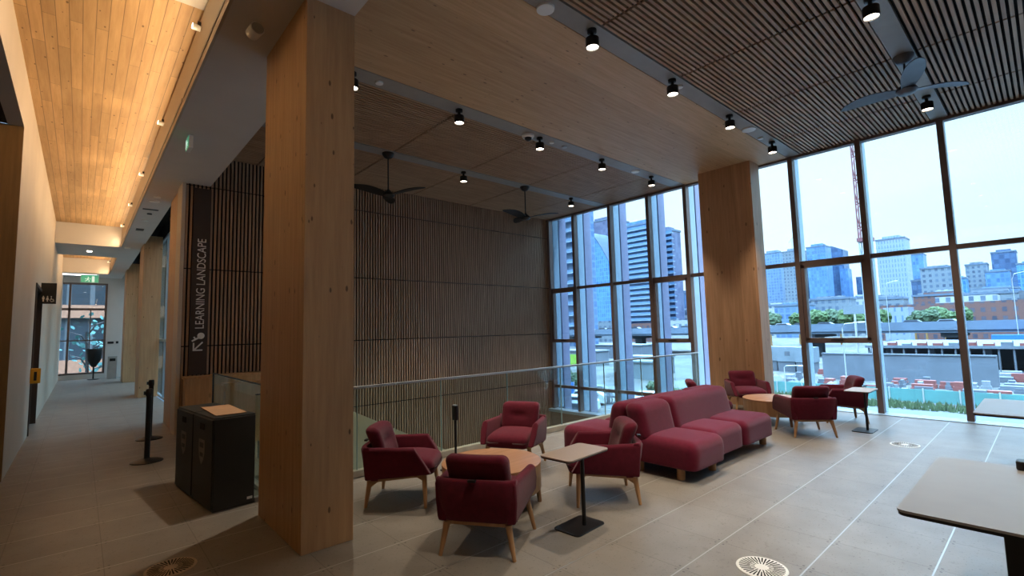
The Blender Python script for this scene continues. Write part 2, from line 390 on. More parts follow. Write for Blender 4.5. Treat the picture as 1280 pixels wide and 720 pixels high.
# cove with plank deck
st(box('ceiling_6', -0.66, 0.90, -5.0, 19.1, 5.2, 5.3, PLANK), 'glowing plank ceiling of the corridor cove', 'ceiling')
st(box('ceiling_7', -0.66, 0.90, 21.6, 27.2, 5.2, 5.3, PLANK))
st(obj('ceiling_8', MB().box(-0.66, 0.87, 19.1, 21.6, SZ, 5.35).box(-0.66, 0.87, 27.2, 29.2, SZ, 5.35).box(0.87, 1.75, -5.0, BY, SZ, 5.18).box(0.87, 1.36, BY, 29.2, SZ, 5.18), GYP), 'pale soffit running beside the lit cove', 'ceiling')
st(box('trim_7', 0.845, 0.87, -5.0, 19.1, SZ-0.0, 5.13, WALLP)); st(box('trim_8', 0.845, 0.87, 21.6, 27.2, SZ, 5.08, WALLP))
st(box('ceiling_9', 1.36, 2.2, BY+0.5, 29.2, SZ+0.6, SZ+0.7, BLACK))
st(box('wall_head', 1.80, 1.9, 12.24, 29.2, 4.75, SZ+0.7, BLACK))
# corridor side glazing
w3 = empty_st('window_3', 'tall side glazing between the corridor columns', 'window')
box('pane', 1.83, 1.845, 12.24, 29.0, 0.05, 4.72, DIMGLASS, w3)
obj('window_frame', MB().box(1.80, 1.87, 12.24, 29.0, 1.62, 1.70).box(1.80, 1.87, 12.24, 29.0, 0.0, 0.06).box(1.80, 1.87, 12.24, 29.0, 4.70, 4.76), ALU, w3)
for y in (12.26, 14.4, 16.9, 19.3, 22.0, 24.9, 28.9): box('mullion', 1.79, 1.88, y, y+0.07, 0, 4.75, ALU, w3)
# end of the corridor
st(obj('wall_end', MB().box(0.88, 2.0, 29.0, 29.2, 0, 5.3).box(-0.80, -0.72, 29.0, 29.2, 0, 5.3).box(-0.72, 0.88, 29.0, 29.2, 4.32, 5.3).box(-0.72, 0.88, 29.0, 29.2, 0, 0.22), GYP))
w4 = empty_st('window_4', 'gridded window closing the far end of the corridor', 'window')
box('pane', -0.72, 0.88, 29.08, 29.09, 0.22, 4.32, ENDGLASS, w4)
fm = MB().box(-0.72, -0.66, 29.02, 29.15, 0.22, 4.32).box(0.80, 0.88, 29.02, 29.15, 0.22, 4.32).box(-0.66, 0.80, 29.02, 29.15, 4.24, 4.32).box(-0.66, 0.80, 29.02, 29.15, 0.22, 0.30)
fm.box(-0.44, -0.36, 29.02, 29.15, 0.3, 4.24).box(-0.66, 0.80, 29.02, 29.15, 3.08, 3.18)
obj('window_frame', fm, MULL, w4)
obj('glazing_bar', MB().box(0.30, 0.34, 29.04, 29.13, 0.3, 3.08), MULL, w4); obj('glazing_bar', MB().box(-0.66, 0.80, 29.04, 29.13, 1.70, 1.75), MULL, w4)

# main window wall -------------------------------------------------------------
FINM = mat('outer_blade', lin(112, 112, 134), 0.6, 0.1, var=0.05)
FIN = mat('fin_aluminium', lin(138, 156, 170), 0.4, 0.2, var=0.05)
def bay(name, label, ys, y0, y1, zb, vents):
    r = empty_st(name, label, 'window')
    for y in ys:
        box('mullion', WX-0.14, WX+0.02, y-0.045, y+0.045, zb, HZ, MULL, r)
        box('fin', WX+0.05, WX+0.30, y-0.03, y+0.03, zb, HZ+0.5, FIN, r)
    yy = [y0]+list(ys)+[y1]
    for a, b in zip(yy[:-1], yy[1:]):
        box('pane', WX+0.025, WX+0.04, a, b, zb, HZ, WINGLASS, r)
    box('transom', WX-0.10, WX+0.02, y0, y1, 2.86, 2.94, MULL, r)
    box('head', WX-0.12, WX+0.02, y0, y1, HZ-0.05, HZ+0.05, MULL, r)
    for a, b in vents:
        v = obj('vent_frame', MB().box(WX-0.11, WX+0.02, a, a+0.07, 1.33, 2.86).box(WX-0.11, WX+0.02, b-0.07, b, 1.33, 2.86).box(WX-0.11, WX+0.02, a, b, 1.28, 1.38).box(WX-0.11, WX+0.02, a, b, 2.80, 2.87), MULL, r)
        obj('handle', MB().box(WX-0.15, WX-0.11, (a+b)/2-0.1, (a+b)/2+0.1, 1.33, 1.35), BLACKM, v)
    return r
w1 = bay('window_1', 'curtain wall window over the stair void', (10.42, 9.39, 8.06, 6.83, 5.78), 5.2, 10.55, -0.72, ((9.43, 10.38), (5.82, 6.79)))
box('transom', WX-0.10, WX+0.02, 5.78, 10.5, -0.09, -0.01, MULL, w1)
for y in (10.42, 9.39, 8.06, 6.83, 5.78): box('outer_blade', WX+0.34, WX+0.66, y-0.04, y+0.04, -1.2, HZ+0.5, FINM, w1)
w2 = bay('window_2', 'curtain wall window beside the lounge', (4.6, 3.40, 2.22, 1.03, -0.15, -1.35, -2.55, -3.75, -4.9), -5.0, 5.2, 0.0, ((2.26, 3.36),))
st(box('wall_slab', WX-0.3, WX+0.5, -5.0, 5.69, -0.8, -0.36, GYP))

# ------------------------------------------------------------------ lamps
def can_spot(x, y, label, group):
    t = thing('ceiling_spotlight', label, 'spotlight', (x, y, HZ), 0, group)
    obj('mount', MB().lathe([(0.055, 0.0), (0.055, -0.035), (0.022, -0.045), (0.022, -0.10)], seg=20), BLACKM, t, True)
    h = obj('housing', MB().lathe([(0.03, -0.10), (0.075, -0.105), (0.078, -0.11), (0.078, -0.215), (0.070, -0.22), (0.070, -0.19)], seg=24), BLACKM, t, True)
    obj('lens', MB().lathe([(0.068, -0.200), (0.068, -0.205)], seg=20), LAMPON, t)
    l = bpy.data.lights.new('spot_light', 'SPOT'); l.energy = SPOT_W; l.color = WARM; l.spot_size = math.radians(72); l.spot_blend = 0.7; l.shadow_soft_size = 0.035
    o = bpy.data.objects.new('spot_light', l); C.objects.link(o); o.location = (x, y, HZ-0.23)
    return t
for k_, (x, y) in enumerate(((2.6, 1.03), (4.41, 1.03))):  # row continued out of view, added to help light the floor
    can_spot(x, y, 'unseen black can spotlight added for floor light, %s of the row before the frame' % ('first' if k_ == 0 else 'second'), 'can spotlights')
rank = ['first', 'second', 'third', 'fourth', 'fifth']
for i, x in enumerate((2.56, 4.29, 6.07, 7.88, 9.72)):
    can_spot(x, 5.92, ('black can spotlight half hidden at the edge of the timber column' if i == 0 else rank[i-1]+' black can spotlight from the column on the strip above the railing'), 'can spotlights')
for i, x in enumerate((6.09, 9.61)):
    can_spot(x, 8.28, 'black can spotlight on the strip over the void, '+('between the two fans' if i == 0 else 'near the window beyond the fan'), 'can spotlights')
for i, x in enumerate((4.31, 6.09, 7.9, 9.72)):
    can_spot(x, 3.30, rank[i]+' black can spotlight on the strip between timber beam and near slats', 'can spotlights')
for i, x in enumerate((6.2, 9.68)):
    can_spot(x, 1.03, 'black can spotlight on the near slatted ceiling, '+('before the fan at the top edge' if i == 0 else 'just past the fan by the window'), 'can spotlights')

def ceiling_fan(x, y, rz, drop, m, label):
    t = thing('ceiling_fan', label, 'fan', (x, y, HZ), rz, 'ceiling fans')
    obj('canopy', MB().lathe([(0.115, 0.0), (0.11, -0.03), (0.075, -0.085), (0.03, -0.105)], seg=24), m, t, True)
    obj('rod', MB().tube([(0,0,-0.09), (0,0,-drop)], 0.013), m, t, True)
    obj('motor_hub', MB().lathe([(0.02, -drop+0.05), (0.04, -drop+0.02), (0.10, -drop-0.03), (0.12, -drop-0.07), (0.09, -drop-0.11), (0.04, -drop-0.125)], seg=24), m, t, True)
    for k in range(3):
        a0 = 2*PI*k/3; mb = MB(); N = 10
        for side in (0, 1):
            for i in range(N+1):
                u = i/N; r = 0.07+0.73*u
                w = 0.07+0.05*math.sin(PI*min(1, u*1.1)) if u < 0.9 else 0.055*(1-u)/0.1+0.012
                sweep = -0.05*u*u
                zc = -drop-0.06+0.06*math.sin(u*2.2)
                for s_ in (-1, 1):
                    yy = sweep+s_*w; zz = zc+s_*w*0.22*(1-0.5*u)+(0.005 if side else -0.005)
                    mb.v.append((r*math.cos(a0)-yy*math.sin(a0), r*math.sin(a0)+yy*math.cos(a0), zz))
        S = 2*(N+1)
        for i in range(N):
            mb.f.append([2*i, 2*i+2, 2*i+3, 2*i+1]); mb.f.append([S+2*i, S+2*i+1, S+2*i+3, S+2*i+2])
            mb.f.append([2*i, S+2*i, S+2*i+2, 2*i+2]); mb.f.append([2*i+1, 2*i+3, S+2*i+3, S+2*i+1])
        mb.f.append([0, 1, S+1, S]); mb.f.append([2*N, S+2*N, S+2*N+1, 2*N+1])
        obj('blade', mb, m, t, True)
    return t
FANB = mat('fan_black', lin(22, 22, 23), 0.45)
FANG = mat('fan_grey', lin(92, 96, 104), 0.4, 0.3)
ceiling_fan(4.30, 8.28, math.radians(62.6), 0.76, FANB, 'black three-blade ceiling fan over the void nearest the timber column')
ceiling_fan(7.92, 8.28, math.radians(-50), 0.70, FANB, 'black three-blade ceiling fan over the void close to the slatted wall corner')
ceiling_fan(7.95, 1.03, math.radians(80), 0.40, FANG, 'grey three-blade ceiling fan on the near slatted ceiling by the window')

# cove spots
for i, y in enumerate((1.0, 3.4, 5.88, 8.95, 12.05, 15.0, 17.9, 23.4, 26.6)):
    y_lab = ['', '', 'cove lamp nearest the top edge over the corridor', 'second cove lamp along the corridor ledge', 'third cove lamp along the corridor ledge', 'fourth cove lamp along the corridor ledge', 'cove lamp beside the white end panel of the long cove', 'cove lamp at the start of the short far cove', 'cove lamp deep in the short far cove'][i]
    if i >= 2:
        t = thing('cove_lamp', y_lab, 'lamp', (0.845, y, 5.02), 0, 'cove lamps')
        obj('bracket', MB().box(-0.03, 0.0, -0.02, 0.02, 0.02, 0.07), BLACKM, t)
        obj('head', MB().tube([(0.0, 0, 0.0), (-0.075, 0, 0.01)], [0.03, 0.035], 14), WHITE, t, True)
        obj('lens', MB().tube([(-0.075, 0, 0.01), (-0.079, 0, 0.0105)], 0.028, 14), COVEON, t)
    l = bpy.data.lights.new('cove_light', 'SPOT'); l.energy = COVE_W; l.color = COVE; l.spot_size = math.radians(100); l.spot_blend = 1.0; l.shadow_soft_size = 0.06
    o = bpy.data.objects.new('cove_light', l); C.objects.link(o); o.location = (0.72, y, 4.98); o.rotation_euler = (0, math.radians(84), 0)

for y0, y1 in ((-4.8, 1.0), (1.0, 7.0), (7.0, 13.0), (13.0, 19.0), (21.7, 27.1)):   # fill lights added to even the cove glow, a made-up strip as body
    l = bpy.data.lights.new('cove_fill', 'AREA'); l.shape = 'RECTANGLE'; l.size = 0.04; l.size_y = y1-y0; l.energy = 6.0*(y1-y0)*COVE_FILL; l.color = COVE
    o = bpy.data.objects.new('cove_fill', l); C.objects.link(o); o.location = (0.835, (y0+y1)/2, 4.68); o.rotation_euler = (0, math.radians(90+12), 0)
    tag(box('added_fill_strip', 0.838, 0.8445, y0+0.05, y1-0.05, 4.66, 4.70, STRIP), 'slim strip added for cove fill light, low along the inner face of the cove edge', 'lamp', 'added cove fill strips')

# ------------------------------------------------------------------ ceiling small fittings
def disc(name, label, cat, x, y, z, r, m, grp=None, h=0.02):
    return tag(obj(name, MB().lathe([(r, 0), (r*0.96, -h), (r*0.6, -h*1.15)], seg=24), m, smooth=True), label, cat, grp)
def fit(name, label, cat, x, y, z, r, m, grp=None, h=0.02):
    o = disc(name, label, cat, x, y, z, r, m, grp, h); o.location = (x, y, z); return o
fit('ceiling_sensor', 'small white disc sensor on the strip just past the timber column', 'sensor', 2.95, 5.93, HZ, 0.055, WHITE)
t = thing('dome_camera', 'white dome security camera on the strip above the railing', 'camera', (5.83, 5.97, HZ))
obj('housing', MB().lathe([(0.11, 0), (0.11, -0.03), (0.09, -0.05)], seg=24), WHITE, t, True)
obj('dome', MB().lathe([(0.065, -0.045), (0.06, -0.075), (0.035, -0.10), (0.01, -0.108)], seg=20), BLACKM, t, True)
fit('ceiling_sensor', 'small white disc beside the dome camera', 'sensor', 6.40, 5.93, HZ, 0.045, WHITE)
fit('ceiling_sensor', 'small grey detector right of the dome camera', 'sensor', 6.75, 5.93, HZ, 0.055, STEEL)
fit('ceiling_vent', 'flat round air vent on the strip above the railing near the window', 'vent', 9.1, 5.93, HZ, 0.09, WHITE)
fit('ceiling_speaker', 'large white round speaker cut by the top edge', 'speaker', 3.62, 3.38, HZ, 0.10, WHITE)
fit('ceiling_sensor', 'small white disc right of the second beam-side spotlight', 'sensor', 6.35, 3.33, HZ, 0.05, WHITE)
fit('ceiling_vent', 'flat round vent between the last two beam-side spotlights', 'vent', 8.75, 3.33, HZ, 0.12, WHITE)
fit('ceiling_sensor', 'small white disc beside the last beam-side spotlight', 'sensor', 9.35, 3.36, HZ, 0.05, WHITE)
# corridor soffit fittings
t = thing('wall_projector', 'white cylindrical fitting under the soffit beside the big column', 'fitting', (1.10, 4.66, SZ))
obj('bracket', MB().box(-0.02, 0.02, -0.02, 0.02, -0.05, 0.0), WHITE, t)
obj('body', MB().tube([(-0.02, 0.07, -0.085), (0.0, -0.05, -0.075)], [0.055, 0.06], 24), WHITE, t, True)
obj('front_grille', MB().tube([(0.0, -0.05, -0.075), (0.0005, -0.056, -0.0745)], 0.052, 24), STEEL, t, True)
t = thing('exit_sign', 'small green lit exit sign hanging from the near soffit', 'sign', (1.06, 8.0, SZ))
box('housing', -0.025, 0.025, -0.13, 0.13, -0.20, -0.02, WHITE, t, 0.004)
EXG = emit('exit_green', (0.10, 0.55, 0.36, 1), 0.12); EXW = emit('exit_white', (0.7, 0.9, 0.82, 1), 0.25)
def running_man(parent, m, s, ox, oy, oz, axis):
    """pictogram: running figure and door"""
    def P(u, w, d): return (ox+d, oy+u*s, oz+w*s) if axis == 'x' else (ox+u*s, oy+d, oz+w*s)
    polys = [[(-.1,.05),(.06,.09),(.02,-.12),(-.12,-.12)], [(-.12,-.12),(-.02,-.12),(-.12,-.26),(-.3,-.34),(-.33,-.28),(-.18,-.22)], [(-.02,-.12),(.05,-.14),(.14,-.24),(.1,-.4),(.03,-.4),(.06,-.25)],
             [(-.1,.05),(-.06,.0),(-.2,-.05),(-.28,.03),(-.32,0),(-.22,-.12)], [(.06,.09),(.04,.03),(.16,-.03),(.24,.03),(.27,0),(.17,-.09)]]
    polys.append([(.0+.06*math.cos(a*PI/4), .18+.06*math.sin(a*PI/4)) for a in range(8)])
    polys.append([(.34,.32),(.6,.32),(.6,-.42),(.34,-.42)])
    mb = MB()
    for pl in polys:
        e = (-0.003, 0, 0) if axis == 'x' else (0, -0.003, 0)
        mb.prism([P(u, w, 0) for u, w in pl], e)
    return obj('pictogram', mb, m, parent)
f = box('face', -0.029, -0.025, -0.125, 0.125, -0.195, -0.025, EXG, t); running_man(f, EXW, 0.17, -0.03, 0.0, -0.105, 'x')
f = box('face', -0.12, 0.12, -0.133, -0.1305, -0.195, -0.025, EXG, t) if False else None
t = thing('exit_sign', 'green running man exit sign hung before the far corridor window', 'sign', (0.22, 27.6, SZ))
box('housing', -0.30, 0.30, -0.03, 0.03, -0.36, -0.02, WHITE, t, 0.004)
f = box('face', -0.29, 0.29, -0.034, -0.03, -0.35, -0.03, EXG, t); running_man(f, EXW, 0.34, -0.05, -0.036, -0.19, 'y')
tag(box('linear_lamp', -0.65, 0.45, 27.7, 27.8, SZ-0.04, SZ, emit('linear_glow', (0.9, 0.97, 1, 1), 2.5)), 'slim linear ceiling lamp before the far window', 'lamp')
for i, (x, y, r) in enumerate(((1.06, 11.9, 0.06), (1.08, 13.6, 0.05), (1.06, 14.4, 0.06), (1.05, 12.3, 0.09), (1.0, 19.1, 0.08))):
    o = fit('soffit_fitting', ['small round detector on the soffit above the first corridor column', 'dark round downlight in the soffit, second past the slatted wall', 'pale round detector in the soffit, third past the slatted wall', 'white round speaker on the soffit above the first corridor column', 'pale round detector on the soffit by the second corridor column'][i], 'fitting', x, y, SZ, r, [WHITE, BLACKM, WHITE, WHITE, WHITE][i])
fit('downlight', 'small lit downlight in the dark band between the two coves', 'lamp', 0.12, 20.4, SZ, 0.06, LAMPON)
tag(box('slot_diffuser', 0.92, 1.2, 13.1, 13.18, SZ-0.012, SZ-0.002, BLACKM), 'black slot air diffuser in the corridor soffit', 'vent')
tag(box('slot_diffuser', 0.98, 1.14, 15.6, 15.85, SZ-0.015, SZ-0.002, BLACKM), 'short dark square vent farther along the soffit', 'vent')

# ------------------------------------------------------------------ wall sign
t = thing('wayfinding_sign', 'tall dark sign with vertical white words on the slatted wall', 'sign', (0, 0, 0))
box('panel', 1.485, 1.765, BY-0.03, BY-0.002, 1.03, 4.5, SIGNB, t)
def text(body, size, m, parent, mw, name='lettering', align='LEFT'):
    cu = bpy.data.curves.new(name, 'FONT'); cu.body = body; cu.size = size; cu.extrude = 0.002; cu.align_x = align
    cu.materials.append(m); o = bpy.data.objects.new(name, cu); C.objects.link(o); o.matrix_world = mw
    dg = bpy.context.evaluated_depsgraph_get(); dg.update()
    me = bpy.data.meshes.new_from_object(o.evaluated_get(dg)); bpy.data.objects.remove(o)
    o = bpy.data.objects.new(name, me); C.objects.link(o); o.matrix_basis = mw
    if parent: o.parent = parent
    return o
mw = Matrix(((0, -1, 0, 1.70), (0, 0, -1, BY-0.033), (0.80, 0, 0, 1.86), (0, 0, 0, 1)))
tx = text('LEARNING LANDSCAPE', 0.198, LETTER, t, mw)
# arrow (down-left) and plant-like icon
mb = MB()
def seg(mb, a, b, w):
    a = Vector(a); b = Vector(b); d = (b-a).normalized(); q = Vector((-d.y, d.x))*w/2
    mb.prism([(p.x, BY-0.031, p.y) for p in (a+q, b+q, b-q, a-q)], (0, -0.004, 0))
seg(mb, (1.69, 1.62), (1.55, 1.47), 0.025); seg(mb, (1.54, 1.475), (1.69, 1.475), 0.025); seg(mb, (1.55, 1.465), (1.55, 1.61), 0.025)
obj('arrow', mb, LETTER, t)
mb = MB(); mb.prism([(1.66+0.058*math.cos(a*PI/8), BY-0.031, 1.735+0.058*math.sin(a*PI/8)) for a in range(16)], (0, -0.004, 0))
seg(mb, (1.64, 1.71), (1.52, 1.64), 0.03); seg(mb, (1.58, 1.67), (1.55, 1.72), 0.025)
obj('icon', mb, LETTER, t)

# washroom sign
t = thing('washroom_sign', 'black projecting washroom sign with man, woman and wheelchair symbols', 'sign', (0, 0, 0))
box('panel', -0.65, -0.41, 14.10, 14.14, 2.50, 2.94, mat('sign_black', lin(24, 22, 22), 0.5), t)
mb = MB(); F_ = 14.097
def ic(pts): mb.prism([(-0.625+(x_+0.595)*0.52, F_, 2.545+(z_-2.56)*0.62) for x_, z_ in pts], (0, -0.003, 0))
def circ(cx, cz, r): ic([(cx+r*math.cos(a*PI/6), cz+r*math.sin(a*PI/6)) for a in range(12)])
circ(-0.56, 2.735, 0.02); ic([(-0.595, 2.71), (-0.525, 2.71), (-0.525, 2.64), (-0.54, 2.64), (-0.54, 2.56), (-0.58, 2.56), (-0.58, 2.64), (-0.595, 2.64)])
circ(-0.44, 2.735, 0.02); ic([(-0.46, 2.71), (-0.42, 2.71), (-0.395, 2.62), (-0.425, 2.62), (-0.425, 2.56), (-0.455, 2.56), (-0.455, 2.62), (-0.485, 2.62)])
circ(-0.33, 2.735, 0.018); ic([(-0.34, 2.71), (-0.32, 2.71), (-0.315, 2.65), (-0.26, 2.65), (-0.235, 2.57), (-0.255, 2.565), (-0.275, 2.63), (-0.34, 2.63)])
for a in range(10):
    q0, q1 = PI*(0.75+a*0.13), PI*(0.75+(a+1)*0.13)
    ic([(-0.31+0.06*math.cos(q0), 2.615+0.06*math.sin(q0)), (-0.31+0.06*math.cos(q1), 2.615+0.06*math.sin(q1)), (-0.31+0.045*math.cos(q1), 2.615+0.045*math.sin(q1)), (-0.31+0.045*math.cos(q0), 2.615+0.045*math.sin(q0))])
obj('pictograms', mb, LETTER, t)
t = thing('yellow_notice', 'small yellow box sign standing out from the corridor wall', 'sign', (-0.65, 12.45, 0.95))
box('body', 0.0, 0.14, -0.03, 0.03, 0.0, 0.27, mat('notice_yellow', lin(214, 158, 30), 0.5), t, 0.01)
obj('text_mark', MB().box(0.05, 0.09, -0.034, -0.031, 0.05, 0.21), BLACKM, t)

# ------------------------------------------------------------------ glass railing
r = thing('glass_railing', 'long glass balustrade with slim metal handrail along the stair void', 'railing', (0, 0, 0))
xs = [1.80, 2.54, 3.74, 4.95, 6.16, 7.36, 8.58, 9.80, 10.95]
for a, b in zip(xs[:-1], xs[1:]):
    p = box('glass_panel', a+0.008, b-0.008, 5.68, 5.696, 0.06, 1.03, RAILGLASS, r)
    box('panel_edge', b-0.010, b-0.004, 5.678, 5.698, 0.06, 1.03, GEDGE, p)
obj('handrail', MB().box(1.78, 11.0, 5.665, 5.712, 1.03, 1.06), STEEL, r, bevel=0.006)
obj('base_shoe', MB().box(1.78, 10.95, 5.64, 5.735, 0.0, 0.075), mat('shoe_metal', lin(196, 186, 166), 0.4, 0.3), r, bevel=0.004)
# stair guard glass beside the bins
def guard(label, pts, h=1.06):
    t = thing('glass_guard', label, 'railing', (0, 0, 0))
    for (xa, ya), (xb, yb) in zip(pts[:-1], pts[1:]):
        d = Vector((xb-xa, yb-ya, 0)).normalized(); q = Vector((-d.y, d.x, 0))*0.008
        A, B = Vector((xa, ya, 0.04)), Vector((xb, yb, 0.04))
        obj('glass_panel', MB().prism([A+q, B+q, B-q, A-q], (0, 0, h)), RAILGLASS, t)
        obj('shoe', MB().prism([Vector((p.x, p.y, 0)) for p in (A+q*4, B+q*4, B-q*4, A-q*4)], (0, 0, 0.045)), STEEL, t)
        obj('top_edge', MB().prism([Vector((p.x, p.y, h+0.04)) for p in (A+q*1.3, B+q*1.3, B-q*1.3, A-q*1.3)], (0, 0, 0.012)), BLACKM, t)
        obj('edge', MB().box(xb-0.011, xb+0.011, yb-0.011, yb+0.011, 0.04, h+0.04), BLACKM, t)
    return t
guard('clear glass guard panel between recycling bins and timber column', [(1.40, 5.63), (1.72, 5.66)], 1.04)
guard('clear glass guard running behind the recycling bins beside the stair', [(1.56, 5.75), (1.56, 8.7)], 1.10)
# stair down into the void
t = thing('staircase', 'timber sided stair going down behind the glass railing', 'stair', (0, 0, 0))
STAIRP = mat('stair_guard_panel', lin(196, 190, 164), 0.6, var=0.05)
sl = -0.52
z0 = 1.17
obj('guard_panel', MB().prism([(1.80, 6.4, z0), (1.80, 6.4, z0-1.35), (8.4, 6.4, z0+sl*6.6-1.35), (8.4, 6.4, z0+sl*6.6)], (0, 0.08, 0)), STAIRP, t)
tr = MB()
for k in range(22): tr.box(1.80+k*0.30, 1.80+(k+1)*0.30, 6.48, 8.6, -0.16*(k+1)-0.18, -0.16*(k+1))
obj('treads', tr, FLOOR, t)
# low timber wall at the stair head
t = thing('timber_half_wall', 'low timber wall with cap in front of the slatted wall', 'half wall', (0, 0, 0))
box('panel', 1.40, 3.2, 10.15, 10.42, 0.0, 0.98, PANELW, t); box('cap', 1.38, 3.2, 10.10, 10.45, 0.98, 1.02, PANELW, t)
t = thing('timber_half_wall', 'shorter timber wall with ledge behind the recycling bins', 'half wall', (0, 0, 0))
box('panel', 1.75, 3.2, 8.80, 8.95, 0.0, 0.93, PANELW, t); box('cap', 1.72, 3.2, 8.76, 8.99, 0.93, 0.97, PANELW, t)

# ------------------------------------------------------------------ recycling bins
def rbin(label, y0, L):
    t = thing('recycling_bin', label, 'bin', (1.0, 5.57, 0), math.radians(5.5), 'recycling bins')
    box('body', 0.02, 0.40, y0, y0+L, 0.0, 0.885, BINM, t, 0.006)
    box('lid', 0.02, 0.40, y0+0.005, y0+L-0.005, 0.887, 0.90, BINM, t, 0.004)
    box('door', 0.005, 0.02, y0+0.01, y0+L-0.01, 0.03, 0.88, BINM, t, 0.004)
    o = box('slot', 0.0, 0.006, y0+L/2-0.07, y0+L/2+0.07, 0.76, 0.82, BLACK, t)
    yc = y0+L/2
    sh = [(-.10,.10),(.10,.10),(.10,-.02),(.07,-.09),(0,-.15),(-.07,-.09),(-.10,-.02)]
    e = obj('crest', MB().prism([(0.004, yc+u*0.95, 0.56+w) for u, w in sh], (-0.003, 0, 0)), mat('crest_grey', lin(128, 122, 112), 0.6), t)
    obj('crest_book', MB().box(0.0, 0.001, yc-0.06, yc+0.06, 0.58, 0.63).box(0.0, 0.001, yc-0.05, yc+0.05, 0.49, 0.53), BINM, e)
    return t
b1 = rbin('charcoal recycling bin with pale crest, nearest the camera', 0.0, 0.66)
obj('sticker', MB().box(0.33, 0.38, -0.004, -0.001, 0.05, 0.075), WHITE, b1)
rbin('charcoal recycling bin with pale crest, farther one beside the glass guard', 0.67, 0.66)
o = box('cardboard_sheet', 1.05, 1.33, 5.68, 6.5, 0.905, 0.912, KRAFT); tag(o, 'torn brown cardboard sheet lying on the bin tops', 'cardboard'); 

# stanchions
def stanchion(x, y, label):
    t = thing('stanchion', label, 'stanchion', (x, y, 0), 0, 'queue stanchions')
    obj('base', MB().lathe([(0.19, 0), (0.19, 0.012), (0.15, 0.028), (0.04, 0.05), (0.034, 0.06)], seg=32), BLACKM, t, True)
    obj('post', MB().tube([(0, 0, 0.05), (0, 0, 0.93)], 0.034, 20), BLACKM, t, True)
    h = obj('belt_head', MB().lathe([(0.036, 0.90), (0.042, 0.91), (0.042, 0.985), (0.030, 1.0)], seg=20), BLACKM, t, True)
    obj('belt_clip', MB().box(-0.065, -0.038, -0.02, 0.02, 0.92, 0.97), BLACKM, h)
stanchion(0.76, 8.56, 'black queue post with round base, nearer of the two in the corridor')
stanchion(0.95, 10.44, 'black queue post behind the nearer one in the corridor')

